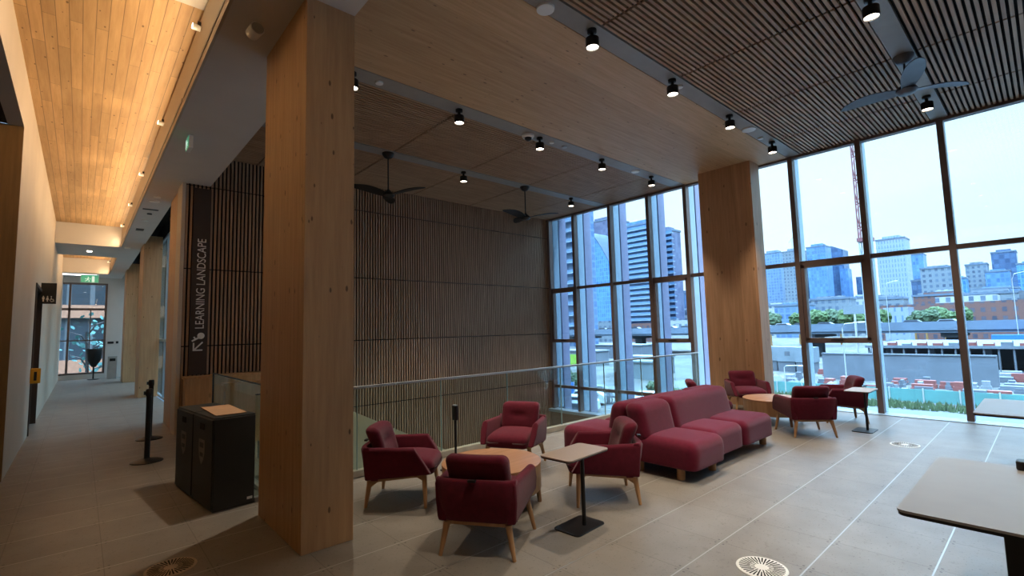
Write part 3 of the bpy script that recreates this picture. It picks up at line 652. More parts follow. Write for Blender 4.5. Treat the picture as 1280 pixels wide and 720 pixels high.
# ------------------------------------------------------------------ lounge armchair
def armchair(label):
    t = thing('armchair', label, 'chair')
    for s in (1, -1):
        mb = MB(); N = 8
        for i in range(N+1):
            u = i/N
            xb, xt = 0.350-0.655*u, 0.205-0.53*u
            zb, zt = 0.315-0.06*u, 0.572
            yb, yt = 0.345-0.035*u, 0.368-0.048*u
            th = 0.075
            ring = [(xb, yb-0.01, zb), (xb+(xt-xb)*0.12, yb, zb+0.03), (xb+(xt-xb)*0.5, yb+(yt-yb)*0.5+0.006, zb+(zt-zb)*0.5), (xt, yt, zt-0.028), (xt-0.010, yt-0.018, zt-0.004), (xt-0.012, yt-th*0.5, zt), (xt-0.010, yt-th+0.018, zt-0.004), (xt, yt-th, zt-0.028), (xb, yb-th, zb)]
            for p in ring: mb.v.append((p[0], s*p[1], p[2]))
        K = 9
        for i in range(N):
            for k in range(K):
                j = (k+1) % K; mb.f.append([i*K+k, i*K+j, (i+1)*K+j, (i+1)*K+k])
        mb.f.append(list(range(K))); mb.f.append([N*K+k for k in range(K)])
        obj('arm', mb, FABRIC, t, True, 0.012)
    mb = MB(); N = 14
    for i in range(N+1):
        y = -0.318+0.636*i/N; q = abs(y)/0.318
        dx = 0.06*q**6
        ring = [(-0.290, .95, 0.252), (-0.320, .98, 0.30), (-0.352, 1, 0.43), (-0.372, 1, 0.55), (-0.360, 1, 0.580), (-0.315, 1, 0.580), (-0.295, 1, 0.55), (-0.22, .95, 0.255)]
        for px, sy, pz in ring: mb.v.append((px+dx*0.9, y*sy, pz))
    K = 8
    for i in range(N):
        for k in range(K):
            j = (k+1) % K; mb.f.append([i*K+k, i*K+j, (i+1)*K+j, (i+1)*K+k])
    mb.f.append(list(range(K))); mb.f.append([N*K+k for k in range(K)])
    bs = obj('back_shell', mb, FABRIC, t, True, 0.010)
    obj('tag_loop', MB().box(-0.402, -0.372, -0.03, 0.03, 0.578, 0.594), BLACKM, bs)
    def f(p):
        z = p.z; top = max(0, (z+0.02)/0.2)
        # crease across the middle, bolster on top
        cr = math.exp(-((z-0.015)/0.03)**2)*max(0, 1-(p.y/0.16)**2)
        if p.x > 0: p.x -= 0.022*cr
        if z > 0.02: p.x += -0.035*min(1, top)*(1 if p.x < 0 else 0.25)
        p.x += 0.03*(p.y/0.25)**2
        x2 = p.x-0.27*(z)            # tilt backwards
        return Vector((x2-0.225, p.y, z+0.578))
    soft('back_cushion', FABRIC, t, 0.13, 0.50, 0.34, 0.058, n=12, fn=f)
    def g(p):
        if p.z > 0 and p.x > 0: p.z -= 0.03*(p.x/0.3)**2
        return p
    soft('seat_cushion', FABRIC, t, 0.60, 0.53, 0.165, 0.065, n=10, puff=0.02, fn=g, c=(0.068, 0, 0.364), rb=0.04)
    fr = MB()
    for q in (1, -1):
        fr.prism([(-0.27, q*0.262, 0.225), (0.29, q*0.28, 0.285), (0.29, q*0.28, 0.312), (-0.27, q*0.262, 0.252)], (0, -q*0.035, 0))
        fr.prism([(0.29, q*0.28, 0.285), (0.20, q*0.275, 0.276), (0.275, q*0.28, 0.235)], (0, -q*0.03, 0))
        fr.prism([(-0.27, q*0.262, 0.225), (-0.19, q*0.262, 0.232), (-0.262, q*0.262, 0.18)], (0, -q*0.03, 0))
    fr.box(0.255, 0.292, -0.26, 0.26, 0.283, 0.312).box(-0.275, -0.24, -0.245, 0.245, 0.224, 0.252)
    obj('seat_frame', fr, OAK, t, bevel=0.006)
    for sx, sy in ((1, 1), (1, -1), (-1, 1), (-1, -1)):
        zt = 0.305 if sx > 0 else 0.245; top = Vector((0.272*sx, 0.262*sy if sx > 0 else 0.245*sy, zt)); kn = Vector((0.276*sx, 0.268*sy if sx > 0 else 0.25*sy, zt-0.04)); foot = Vector((0.30*sx, (0.325 if sx > 0 else 0.29)*sy, 0.0))
        obj('leg', MB().tube([top, kn, kn.lerp(foot, 0.5), foot], [0.028, 0.025, 0.021, 0.015], 10), OAK, t, True)
    return t
chairs = [
 (2.56, 4.62, math.atan2(-.40, .42), 'burgundy armchair on the left of the near round table, in front of the railing'),
 (2.52, 3.18, math.atan2(.34, .49), 'burgundy armchair seen from behind, back turned in front of the near round table'),
 (4.145, 4.63, math.radians(208), 'burgundy armchair facing forward behind the near round table'),
 (4.02, 3.18, math.radians(138), 'burgundy armchair in profile between small laptop table and sofa end'),
 (8.36, 2.66, math.radians(41), 'burgundy armchair with its back turned, before the farther round table'),
 (9.86, 2.57, math.radians(120), 'burgundy armchair behind the pale laptop table beside the window'),
 (9.90, 4.16, math.radians(222), 'burgundy armchair facing forward against the window side timber column'),
 (8.11, 4.08, math.radians(-57), 'burgundy armchair mostly hidden behind the sofa, only its back top showing'),
]
proto = armchair('')
for i, (x, y, a, lab) in enumerate(chairs): place(proto, i == 0, (x, y, 0), a, lab, 'lounge armchairs')

# ------------------------------------------------------------------ island sofa
S = thing('island_sofa', 'long burgundy double sided island sofa with bolster backs', 'sofa', (0, 0, 0))
def cush(name, x0, x1, y0, y1, z0, z1, r, puff=0.018, fn=None):
    return soft(name, FABRIC2, S, x1-x0, y1-y0, z1-z0, r, n=14, puff=puff, fn=fn, rb=0.03, c=((x0+x1)/2, (y0+y1)/2, (z0+z1)/2))
def bell(w, h):   # seat sides bulge a little around their middle
    def f(p):
        k = 1-abs(p.z)/(h/2); p.y *= 1+0.03*max(0, k); p.x *= 1+0.02*max(0, k); return p
    return f
cush('seat', 4.93, 5.66, 2.66, 3.52, 0.115, 0.43, 0.095, fn=bell(.8, .31))
cush('seat', 5.67, 6.44, 2.77, 3.52, 0.115, 0.43, 0.095)
cush('seat', 6.45, 7.36, 2.75, 3.52, 0.115, 0.43, 0.095)
cush('seat', 4.78, 5.50, 3.56, 4.44, 0.115, 0.43, 0.095)
cush('seat', 5.51, 6.50, 3.56, 4.36, 0.115, 0.43, 0.095)
cush('seat', 6.51, 7.50, 3.56, 4.36, 0.115, 0.43, 0.095)
def lean(s):
    def f(p): p.y += s*p.z*0.22; return p
    return f
cush('backrest', 4.93, 5.60, 3.26, 3.52, 0.38, 0.775, 0.085, 0.01, lean(1))
cush('backrest', 5.64, 7.22, 3.28, 3.54, 0.38, 0.785, 0.085, 0.01, lean(1))
cush('backrest', 5.00, 6.66, 3.58, 3.84, 0.38, 0.76, 0.085, 0.01, lean(-1))
cush('backrest', 6.70, 7.44, 3.58, 3.84, 0.38, 0.76, 0.085, 0.01, lean(-1))
for x, y in ((5.02, 2.88), (5.58, 2.80), (5.84, 2.92), (7.25, 2.87), (5.02, 3.40), (4.88, 4.3), (5.6, 4.26), (6.6, 4.26), (7.36, 4.24), (7.25, 3.45)):
    obj('leg', MB().lathe([(0.042, 0.0), (0.045, 0.01), (0.045, 0.14)], x, y, 16), OAK, S, True)

# ------------------------------------------------------------------ tables
def round_table(x, y, label):
    t = thing('round_coffee_table', label, 'table', (x, y, 0), 0, 'round drum tables')
    obj('tabletop', MB().lathe([(0.482, 0.385), (0.49, 0.388), (0.49, 0.408), (0.485, 0.412)], seg=64), OAKTOP, t, True)
    obj('apron', MB().lathe([(0.482, 0.155), (0.486, 0.16), (0.486, 0.385)], seg=64), OAK, t, True)
    for k in range(4):
        a = math.radians(-40+90*k); cx, cy = 0.45*math.cos(a), 0.45*math.sin(a)
        obj('leg', MB().tube([(cx, cy, 0.17), (cx*1.04, cy*1.04, 0.0)], [0.028, 0.02], 10), mat('dark_leg', lin(130, 98, 70), 0.5) if k == 0 else bpy.data.materials['dark_leg'], t, True)
round_table(3.09, 3.82, 'round oak drum coffee table ringed by the near armchairs')
round_table(9.0, 3.33, 'round oak drum coffee table beyond the sofa, near the window column')
def rrect(w, d, r, z0, z1, cx=0, cy=0, seg=6):
    pts = []
    for ex, ey, a0 in ((1, 1, 0), (-1, 1, 90), (-1, -1, 180), (1, -1, 270)):
        for k in range(seg+1):
            a = math.radians(a0+90*k/seg); pts.append((cx+ex*(w/2-r)+r*math.cos(a), cy+ey*(d/2-r)+r*math.sin(a), z0))
    return MB().prism(pts, (0, 0, z1-z0))
def laptop_table(x, y, rz, label, topm):
    t = thing('laptop_table', label, 'table', (x, y, 0), rz, 'laptop side tables')
    tp = obj('tabletop', rrect(0.58, 0.33, 0.045, 0.622, 0.632, -0.03, 0.0), topm, t)
    obj('top_rim', rrect(0.575, 0.325, 0.045, 0.612, 0.622, -0.03, 0.0), BLACKM, tp)
    obj('pole', MB().tube([(0.03, -0.03, 0.01), (0.03, -0.03, 0.612)], 0.018, 16), BLACKM, t, True)
    obj('base', rrect(0.40, 0.27, 0.04, 0.0, 0.012, 0.0, 0.0), BLACKM, t, bevel=0.003)
    return t
laptop_table(3.26, 2.85, math.radians(4), 'small laptop table with pale top and black foot beside the near armchairs', LAMP)
laptop_table(9.12, 2.08, math.radians(0), 'small laptop table with pale top in front of the window armchair', LAMP)
def work_table(x0, x1, y0, y1, label):
    t = thing('work_table', label, 'table', ((x0+x1)/2, (y0+y1)/2, 0), 0, 'grey work tables')
    w, d = x1-x0, y1-y0
    tp = obj('tabletop', rrect(w, d, 0.04, 0.728, 0.74), LAM, t)
    obj('top_rim', rrect(w-0.006, d-0.006, 0.04, 0.712, 0.728), BLACKM, tp)
    box('column', -0.04, 0.04, -0.05, 0.05, 0.03, 0.712, BLACKM, t, 0.005)
    box('foot', -0.30, 0.30, -0.05, 0.05, 0.0, 0.03, BLACKM, t, 0.005)
    return t
work_table(3.11, 4.50, -0.16, 0.61, 'large grey topped work table, nearest one cut by the frame edge')
work_table(6.76, 8.05, -0.16, 0.62, 'grey topped work table farther back beside the window')
t = thing('power_box', 'small black rounded box on the far edge of the near work table', 'box', (4.43, 0.17, 0.74))
obj('body', rrect(0.10, 0.12, 0.02, 0.0, 0.055), BLACKM, t, bevel=0.008); obj('socket', MB().box(-0.053, -0.0505, -0.03, 0.03, 0.015, 0.04), BLACK, t)

# charging post by the railing
t = thing('charging_post', 'slim black post with box head behind the near round table', 'post', (3.50, 5.02, 0))
obj('base', rrect(0.30, 0.30, 0.04, 0.0, 0.012), BLACKM, t); obj('pole', MB().tube([(0, 0, 0.01), (0, 0, 0.66)], 0.014, 12), BLACKM, t, True)
obj('head', MB().box(-0.025, 0.025, -0.035, 0.035, 0.60, 0.78), BLACKM, t, bevel=0.012); obj('head_cap', MB().box(-0.02, 0.02, -0.03, 0.03, 0.78, 0.788), STEEL, t)

# floor diffusers
def diffuser(x, y, m, label):
    t = thing('floor_diffuser', label, 'vent', (x, y, 0), 0, 'round floor air diffusers')
    obj('ring', MB().lathe([(0.165, 0.0), (0.163, 0.004), (0.155, 0.005)], seg=40), m, t, True)
    mb = MB()
    for k in range(36):
        a = 2*PI*k/36; ca, sa = math.cos(a), math.sin(a); r0, r1, w = (0.045 if k % 2 else 0.075), 0.145, 0.0035
        mb.prism([(r0*ca-w*sa, r0*sa+w*ca, 0.0052), (r1*ca-w*1.6*sa, r1*sa+w*1.6*ca, 0.0052), (r1*ca+w*1.6*sa, r1*sa-w*1.6*ca, 0.0052), (r0*ca+w*sa, r0*sa-w*ca, 0.0052)], (0, 0, 0.0006))
    obj('slots', mb, BLACK, t)
DIF = mat('diffuser_white', lin(215, 215, 210), 0.5, var=0.02)
diffuser(3.60, 1.49, DIF, 'round white floor diffuser at the bottom edge of the open floor')
diffuser(8.42, 1.48, DIF, 'round white floor diffuser near the window and farther round table')
diffuser(0.57, 4.51, mat('diffuser_beige', lin(176, 158, 136), 0.6, var=0.03), 'round beige floor diffuser in the corridor left of the big column')

# far corridor items
t = thing('waste_bin', 'tall grey waste bin beside the far corridor window', 'bin', (1.12, 28.2, 0))
obj('body', MB().box(-0.16, 0.16, -0.2, 0.2, 0.0, 1.0), STEEL, t, bevel=0.01); obj('opening', MB().box(-0.10, 0.10, -0.205, -0.2005, 0.78, 0.9), BLACK, t)
t = thing('wall_switch', 'pair of dark control plates on the far white wall', 'switch', (1.05, 29.0, 1.55))
box('plate', -0.1, 0.12, -0.02, 0.0, 0.0, 0.10, BLACKM, t); box('plate', 0.2, 0.29, -0.02, 0.0, 0.0, 0.11, BLACKM, t)
t = thing('covered_instrument', 'dark tapered covered object standing at the far corridor window', 'object', (0.5, 28.4, 0))
obj('body', MB().lathe([(0.07, 0.55), (0.24, 0.85), (0.28, 1.3), (0.26, 1.35)], seg=20), BLACKM, t, True); obj('stand', MB().tube([(0, 0, 0), (0, 0, 0.6)], 0.03), BLACKM, t); obj('foot', MB().lathe([(0.2, 0), (0.2, 0.02), (0.05, 0.04)], seg=20), BLACKM, t, True)

# ------------------------------------------------------------------ outside
GZ = -6.0
lin0 = lin
def lin(r, g, b): return tuple(0.43*v for v in lin0(r, g, b)[:3])+(1,)
def gmat(name, a, b, sc): 
    return mat(name, tuple((x_+y_)/2 for x_, y_ in zip(a, b)), 0.95, var=0.25, scale=sc)
def clutter_mat(name, a, b, c):
    m, t, p = base(name); p.inputs['Roughness'].default_value = 0.95
    x = t.nodes.new('ShaderNodeTexCoord'); o = []
    for sc_ in (0.16, 0.9):
        nz = t.nodes.new('ShaderNodeTexNoise'); nz.inputs['Scale'].default_value = sc_; nz.inputs['Detail'].default_value = 6; nz.inputs['Roughness'].default_value = 0.7
        t.links.new(x.outputs['Object'], nz.inputs['Vector']); r = t.nodes.new('ShaderNodeMapRange'); r.inputs[1].default_value = 0.44; r.inputs[2].default_value = 0.60
        t.links.new(nz.outputs['Fac'], r.inputs[0]); o.append(r.outputs[0])
    t.links.new(mix(t, mix(t, a, b, o[0]), c, math_(t, 'MULTIPLY', o[1], 0.7)), p.inputs['Base Color']); return m
st(box('ground', 12.0, 1500, -700, 900, GZ-0.5, GZ, clutter_mat('site_ground', lin(66, 72, 76), lin(118, 122, 122), lin(88, 82, 74))))
st(box('ground_2', -300, 12.0, 29.5, 900, GZ-0.5, GZ-0.02, gmat('site_ground_far', lin(112, 116, 118), lin(120, 122, 122), 0.08)))
st(box('road', 38.0, 53.0, -60, 110, GZ, GZ+0.03, mat('asphalt', lin(80, 90, 100), 0.8, scale=0.5)))
YEL = mat('parking_yellow', lin(206, 180, 90), 0.8)
for k in range(7):
    y = 2.5+k*2.7
    tag(obj('parking_line', MB().prism([(44, y, GZ+0.03), (50.5, y+1.2, GZ+0.03), (50.5, y+1.38, GZ+0.03), (44, y+0.18, GZ+0.03)], (0, 0, 0.01)), YEL), 'painted yellow parking line on the street below the window', 'line', 'parking lines')
GRASS = gmat('verge_grass', lin(70, 92, 52), lin(90, 112, 66), 1.5)
gm = MB()
for k in range(2600):
    x_, y_ = random.uniform(53.5, 57.6), random.uniform(-8, 26); h_ = random.uniform(0.2, 0.55); a = random.uniform(0, PI)
    dx, dy = 0.12*math.cos(a), 0.12*math.sin(a); b_ = len(gm.v)
    gm.v += [(x_-dx, y_-dy, GZ), (x_+dx, y_+dy, GZ), (x_+random.uniform(-.1, .1), y_, GZ+h_)]; gm.f.append([b_, b_+1, b_+2])
tag(obj('verge_grass', gm, GRASS), 'rough green grass verge in front of the teal hoarding', 'grass', None, 'stuff')
# teal hoarding in panels
TEAL = mat('teal_sheet', lin(90, 156, 152), 0.7, var=0.12, scale=0.6)
t = thing('site_hoarding', 'long teal sheeted hoarding along the building site', 'fence', (58.0, 0, GZ))
for k in range(14): box('sheet_panel', 0, 0.08, -9+k*2.5, -9+k*2.5+2.46, 0.1, 1.28, TEAL, t)
for k in range(15): box('post', -0.08, 0.0, -9+k*2.5-0.05, -9+k*2.5+0.05, 0.0, 1.4, STEEL, t)
# building site: grey retaining wall, podium slab with columns, formwork
CONC = mat('site_concrete', lin(116, 124, 134), 0.9, scale=0.4); CONC2 = mat('site_concrete_dark', lin(104, 112, 122), 0.9, scale=0.4)
tag(obj('retaining_wall', MB().box(76, 76.5, 4.5, 21.5, GZ, -2.6).box(75.9, 76.6, 4.5, 21.5, -2.65, -2.5), CONC), 'long pale concrete wall across the building site', 'wall')
t = thing('podium_slab', 'raised concrete deck on props in the building site', 'building', (92, 0, GZ))
box('deck', 0, 26, -14, 20, 3.5, 3.9, CONC, t); box('lower_deck', 0, 26, -14, 20, 0.0, 0.4, CONC2, t)
for k in range(24): obj('prop', MB().tube([(0.3, -13.5+k*1.44, 0.4), (0.3, -13.5+k*1.44, 3.5)], 0.12, 6), CONC2, t)
for k in range(6): box('pier', 2.0, 2.9, -12+k*6, -11.2+k*6, 0.4, 3.5, CONC2, t)
box('core_wall', 8, 8.4, -14, 20, 0.4, 3.5, CONC2, t)
RED = mat('formwork_red', lin(150, 78, 70), 0.8); 
for k in range(120):
    x_, y_ = random.choice((random.uniform(60, 73.5), random.uniform(77.5, 88))), random.uniform(1.5, 23.5); w_, d_, h_ = random.uniform(.3, 1.6), random.uniform(.3, 2.0), random.uniform(.2, 1.1)
    tag(obj('material_stack', MB().box(x_, x_+w_, y_, y_+d_, GZ, GZ+h_*0.5).box(x_+0.1, x_+w_-0.1, y_+0.08, y_+d_-0.1, GZ+h_*0.5, GZ+h_), [RED, CONC, mat('stack_white', lin(142, 150, 156), 0.8) if k == 0 else bpy.data.materials.get('stack_white', CONC), CONC2][k % 4]), 'stack of building material lying in the site behind the teal hoarding', 'stack', 'stacks in the building site')
for k in range(18):
    y_ = -12+k*1.75; h_ = random.uniform(0.15, 0.5)
    tag(obj('formwork_panel', MB().box(92.2, 92.4, y_, y_+1.2, -2.1, -2.1+h_).box(92.1, 92.5, y_, y_+0.1, -2.1, -2.1+h_+0.2), RED if k % 3 else CONC), 'red and grey formwork panel upright on the raised concrete deck', 'formwork', 'formwork on the deck')
for k in range(4):
    x_, y_ = 83+k*1.0, 24.5+k*3.0
    t = thing('site_trailer', 'white site trailer behind the window column armchairs', 'trailer', (x_, y_, GZ), 0, 'site trailers')
    box('cabin', 0, 2.4, 0, 2.7, 1.6, 3.9, mat('trailer_white', lin(132, 146, 156), 0.6) if k == 0 else bpy.data.materials['trailer_white'], t); box('cabin_base', 0.1, 2.3, 0.1, 2.6, 0, 1.6, CONC2, t)
    box('window', -0.02, 0.0, 0.7, 1.5, 2.5, 3.2, CONC2, t)
# heap of sorted debris
for k in range(26):
    x_, y_ = random.uniform(58, 70), random.uniform(17.5, 26); r_ = random.uniform(.4, 1.1)
    o = obj('rubble_pile', MB().lathe([(r_, 0), (r_*0.8, r_*0.45), (r_*0.4, r_*0.9), (0.05, r_*1.1)], seg=7), [CONC, bpy.data.materials['stack_white'], gmat('pile_tan', lin(128, 112, 92), lin(112, 104, 88), 1) if k == 2 else bpy.data.materials.get('pile_tan', CONC)][k % 3])
    o.location = (x_, y_, GZ); o.rotation_euler = (0, 0, random.uniform(0, 6)); tag(o, 'pale pile of broken rubble in the building site', 'rubble', 'rubble piles')
# elevated expressway
EXC = mat('expressway_concrete', lin(112, 130, 150), 0.85, scale=0.2)
t = thing('elevated_expressway', 'grey elevated expressway running across behind the site', 'bridge', (122, 0, 0))
box('deck', 0, 18, -260, 420, -0.9, 0.2, EXC, t); box('parapet', -0.3, 0.1, -260, 420, -0.4, 1.25, EXC, t); box('far_parapet', 18, 18.3, -260, 420, 0.2, 1.2, EXC, t)
for k in range(16):
    y_ = -60+k*24; p_ = box('pier', 6, 8.2, y_, y_+2.4, GZ, -0.9, CONC2, t); box('pier_cap', 1, 17, y_-0.2, y_+2.6, -1.8, -0.9, CONC2, p_)
CARC = [mat('car_white', lin(214, 222, 228), 0.4), mat('car_grey', lin(120, 130, 142), 0.4), mat('car_dark', lin(60, 66, 78), 0.4)]
def car(x, y, z, m, label, grp, rz=0):
    t = thing('car', label, 'car', (x, y, z), rz, grp)
    obj('body', MB().prism([(-.85, -2.2, .3), (-.85, 2.2, .3), (-.85, 2.2, .8), (-.85, 1.2, .95), (-.85, .7, 1.45), (-.85, -1.3, 1.45), (-.85, -2.1, .95)], (1.7, 0, 0)), m, t)
    obj('glass', MB().prism([(-.87, 1.05, .97), (-.87, .65, 1.38), (-.87, -1.2, 1.38), (-.87, -1.7, .97)], (1.74, 0, 0)), CARC[2], t)
    for a in (-1.4, 1.4): obj('wheel', MB().tube([(-.88, a, .32), (.88, a, .32)], .32, 12), BLACKM, t)
for k in range(20): car(122+3.2+(k % 2)*3.5, 14+k*4.9+(k % 3), 0.2, CARC[k % 3], 'small car driving on the elevated expressway', 'cars on the expressway')
for k in range(12): car(30.5+(k % 4)*3.5+k//4, 21+k*1.9, GZ, CARC[(k+k//3) % 2], 'parked car on the ground below the void window', 'cars parked below', 0.5)
# street things seen through the void window
t = thing('lime_hoarding', 'bright lime green hoarding panel on the street below', 'hoarding', (60, 50.0, -4.6)); LIME = mat('lime', lin(150, 200, 60), 0.6)
box('panel', 0, 0.2, 0, 4.4, 0.3, 2.1, LIME, t); box('foot', 0, 0.3, 0.4, 0.6, -1.4, 0.3, CONC2, t); box('foot', 0, 0.3, 3.6, 3.8, -1.4, 0.3, CONC2, t)
t = thing('blue_banner', 'bright blue banner sign on the street below the void window', 'sign', (40, 35.0, -6)); box('banner', 0, 0.1, 0, 0.9, 0.2, 1.9, mat('banner_blue', lin(40, 130, 214), 0.5), t); box('pole', -0.05, 0.0, -0.06, 0.0, 0.0, 2.1, STEEL, t)
t = thing('number_sign', 'dark street sign reading 178 in white', 'sign', (40, 28.6, -6)); box('panel', 0, 0.1, -0.3, 2.2, 0.0, 0.9, CONC2, t)
text('178', 0.62, LETTER, t, Matrix(((0, 0, -1, -0.02), (-1, 0, 0, 1.75), (0, 1, 0, 0.25), (0, 0, 0, 1))))
t = thing('blue_canopy', 'bright blue canopy strip under the expressway', 'canopy', (118, -12, -3.2)); box('roof', 0, 3, 0, 19.4, 1.0, 1.9, mat('canopy_blue', lin(40, 120, 206), 0.5), t)
for k in range(4): box('post', 0.2, 0.5, 0.5+k*6, 0.8+k*6, -2.8, 1.0, STEEL, t)
for k, (x_, y_, w_, d_, h_) in enumerate(((78, 62, 4, 16, 2.9), (100, 66, 6, 14, 3.2), (70, 42, 3, 7, 2.6), (62, 38.5, 3, 6, 2.4))):
    t = thing('low_shed', ['long pale shed near the street under the towers', 'long grey shed close to the expressway piers', 'short white shed beside the street', 'low white shed before the parked cars'][k], 'building', (x_, y_, GZ)); box('wall', 0, w_, 0, d_, 0, h_, [CONC, CONC2, CONC, bpy.data.materials['trailer_white']][k], t); box('roof', -0.2, w_+0.2, -0.2, d_+0.2, h_, h_+0.25, bpy.data.materials['trailer_white'], t)
# street lamps
def street_lamp(x, y, h, label, arm=1.6):
    t = thing('street_lamp', label, 'street lamp', (x, y, GZ), 0, 'street lamps')
    obj('pole', MB().tube([(0, 0, 0), (0, 0, h*0.92), (-0.2, -0.3, h*0.98), (-0.4, -arm, h)], [0.07, 0.05, 0.04, 0.03], 8), STEEL, t, True); box('lamp_head', -0.48, -0.32, -arm-0.5, -arm+0.05, h-0.05, h+0.04, WHITE, t)
street_lamp(60, 14.9, 7.6, 'tall grey street lamp rising beside the window armchair'); street_lamp(57, 19.8, 3.2, 'short pale street lamp behind the farther round table')
street_lamp(121, 22.0, 15.5, 'street lamp on the expressway over the brick warehouse'); street_lamp(121, 4.2, 15.5, 'street lamp on the expressway near the frame edge')
street_lamp(121, 46.5, 13.0, 'street lamp on the expressway beside the window column'); street_lamp(66, 47.0, 12.0, 'slender street lamp in front of the balcony towers'); street_lamp(90, 40.0, 12.0, 'slender street lamp between the sheds')
t = thing('billboard', 'white billboard on a post above the expressway trees', 'billboard', (119, 27, 0)); box('board', 0, 0.4, -1.6, 2.1, 3.2, 5.0, bpy.data.materials['trailer_white'], t); obj('post', MB().tube([(0.2, 0.2, GZ), (0.2, 0.2, 3.2)], 0.2, 8), STEEL, t)
# trees
def tree(x, y, z0, r, label, gr, m):
    t = thing('tree', label, 'tree', (x, y, z0), 0, gr)
    bm = bmesh.new()
    for k in range(9):
        q = random.uniform(0, 2*PI); rr = r*0.55*math.sqrt(random.random()); s_ = r*random.uniform(.38, .6)
        g = bmesh.ops.create_icosphere(bm, subdivisions=3, radius=s_); off = Vector((rr*math.cos(q)*.7, rr*math.sin(q)*1.25, r*0.62+random.uniform(-.2, .35)*r))
        for v in g['verts']: v.co = v.co*(1+random.uniform(-.22, .22))+off
    me = bpy.data.meshes.new('crown'); bm.to_mesh(me); bm.free(); link('crown', me, m, t)
    obj('trunk', MB().tube([(0, 0, -abs(z0-GZ)), (0, 0, r*0.6)], [.3, .2], 8), bpy.data.materials['jamb_timber'], t)
LEAF = mat('leaf_spring', lin(78, 104, 54), 0.9, var=0.3, scale=0.6); LEAF2 = mat('leaf_olive', lin(70, 92, 60), 0.9, var=0.3, scale=0.6)
for k, (y_, r_) in enumerate(((66, 4.2), (58, 3.6), (51.5, 3.9), (46, 4.3), (41.0, 4.4), (36.5, 3.8), (24.3, 3.4), (20.6, 4.2), (17.4, 3.2), (27.2, 2.2))):
    tree(180+(k % 2)*10.5, y_*(1.04 if k % 2 else 1), 0.2, r_*0.92, ['leafy spring tree beyond the expressway behind the window column', 'bright leafy spring tree beyond the expressway in front of the brick warehouse'][k > 5], ['trees beyond the expressway', 'trees before the brick warehouse'][k > 5], LEAF if k % 3 else LEAF2)
for k, (x_, y_, r_) in enumerate(((46, 28.5, 1.3), (44, 25.3, 1.2), (50, 44.5, 1.4))):
    tree(x_, y_, GZ, r_, ['green shrub at the street below the void window, by the number sign', 'green shrub beside the parked cars below', 'light green street tree beside the lime hoarding'][k], None, LEAF2)
# towers: dimensions in metres at their real distance
def tower(label, X, y0, y1, ztop, depth, m, crown=None, name='tower'):
    t = thing(name, label, 'building', (0, 0, 0))
    box('body', X, X+depth, min(y0, y1), max(y0, y1), GZ-14, ztop, m, t)
    w_ = abs(y1-y0); yc = (y0+y1)/2
    if crown != 'none':
        box('roof_plant', X+depth*.2, X+depth*.8, yc-w_*.3, yc+w_*.3, ztop, ztop+max(1.2, (ztop)*0.035), m, t)
        box('parapet', X-0.3, X+depth+0.3, min(y0, y1)-0.3, max(y0, y1)+0.3, ztop-0.9, ztop+0.2, EXC, t)
    return t
A = lin  # blue distance haze is put into the facade and balcony colours below
F1 = facade('curtain_haze_blue', A(104, 148, 196), A(74, 118, 172), A(120, 166, 212), 2.4, 3.4, 0.35)
F2 = facade('curtain_haze_pale', A(130, 160, 190), A(84, 120, 166), A(118, 150, 188), 3.0, 3.4, 0.5)
F3 = facade('grid_white', A(166, 180, 196), A(92, 126, 168), A(112, 148, 188), 1.9, 3.9, 0.75)
F4 = facade('masonry_grey', A(138, 150, 160), A(74, 92, 116), A(110, 130, 150), 3.2, 3.6, 0.9)
F5 = facade('brown_tower', A(112, 116, 146), A(84, 94, 130), A(126, 132, 160), 2.6, 3.3, 0.3)
F6 = facade('dark_glass', A(76, 104, 142), A(54, 84, 124), A(96, 128, 166), 3.2, 3.8, 0.3)
F7 = facade('brick_warehouse', A(138, 98, 90), A(74, 78, 96), A(108, 104, 116), 2.6, 3.0, 0.75)
F8 = facade('cream_block', A(196, 200, 200), A(96, 116, 140), A(130, 150, 170), 3.0, 3.4, 0.9)
F9 = facade('aqua_haze_glass', A(118, 168, 206), A(52, 112, 172), A(92, 156, 206), 1.9, 3.2, 0.3)
SLAB = mat('balcony_slab', lin(178, 202, 226), 0.6); BGL = mat('balcony_glass', lin(122, 160, 200), 0.3)
def balconies(t, X, y0, y1, za, zb, step, d, wrap=0):
    z = za
    while z < zb:
        s_ = box('balcony', X-d, X, y0-wrap, y1, z, z+0.45, SLAB, t); box('balustrade', X-d-0.05, X-d, y0-wrap, y1, z+0.45, z+1.5, BGL, s_); z += step
t = tower('pale blue balcony tower nearest the slatted wall', 160, 130.5, 149, 100, 6, F2); balconies(t, 160, 131.5, 145, -2, 98, 4.6, 2.2, 1.5)
tower('violet brown tower behind the curved glass tower', 330, 241, 268, 94, 26, F5)
# curved-top glass tower
t = thing('tower', 'aqua glass tower with a curved sloping top', 'building', (300, 0, 0))
pr = [(221, -20), (221, 48)]+[(221+20*math.sin(a*PI/16)**1.0*0+24*(a/8.0), 48+30*math.sin(a*PI/16)) for a in range(1, 9)]+[(245, -20)]
obj('body', MB().prism([(0, y_, z_) for y_, z_ in pr], (24, 0, 0)), F9, t); obj('roof', MB().prism([(-0.3, y_, z_+0.1) for y_, z_ in pr[1:-1]]+[(-0.3, y_, z_+0.8) for y_, z_ in pr[1:-1]][::-1], (24.6, 0, 0)), mat('roof_glare_shell', lin(60, 84, 110), 0.8), t); box('podium', -1, 25, 219, 247, -20, 6, F4, t)  # dark roof shell added so the bright sky does not whiten the curve
t = tower('big blue balcony tower in the middle of the void window', 230, 140.5, 166, 59, 8, F1); balconies(t, 230, 140.5, 160, 2, 58, 2.95, 2.2, 1.6)
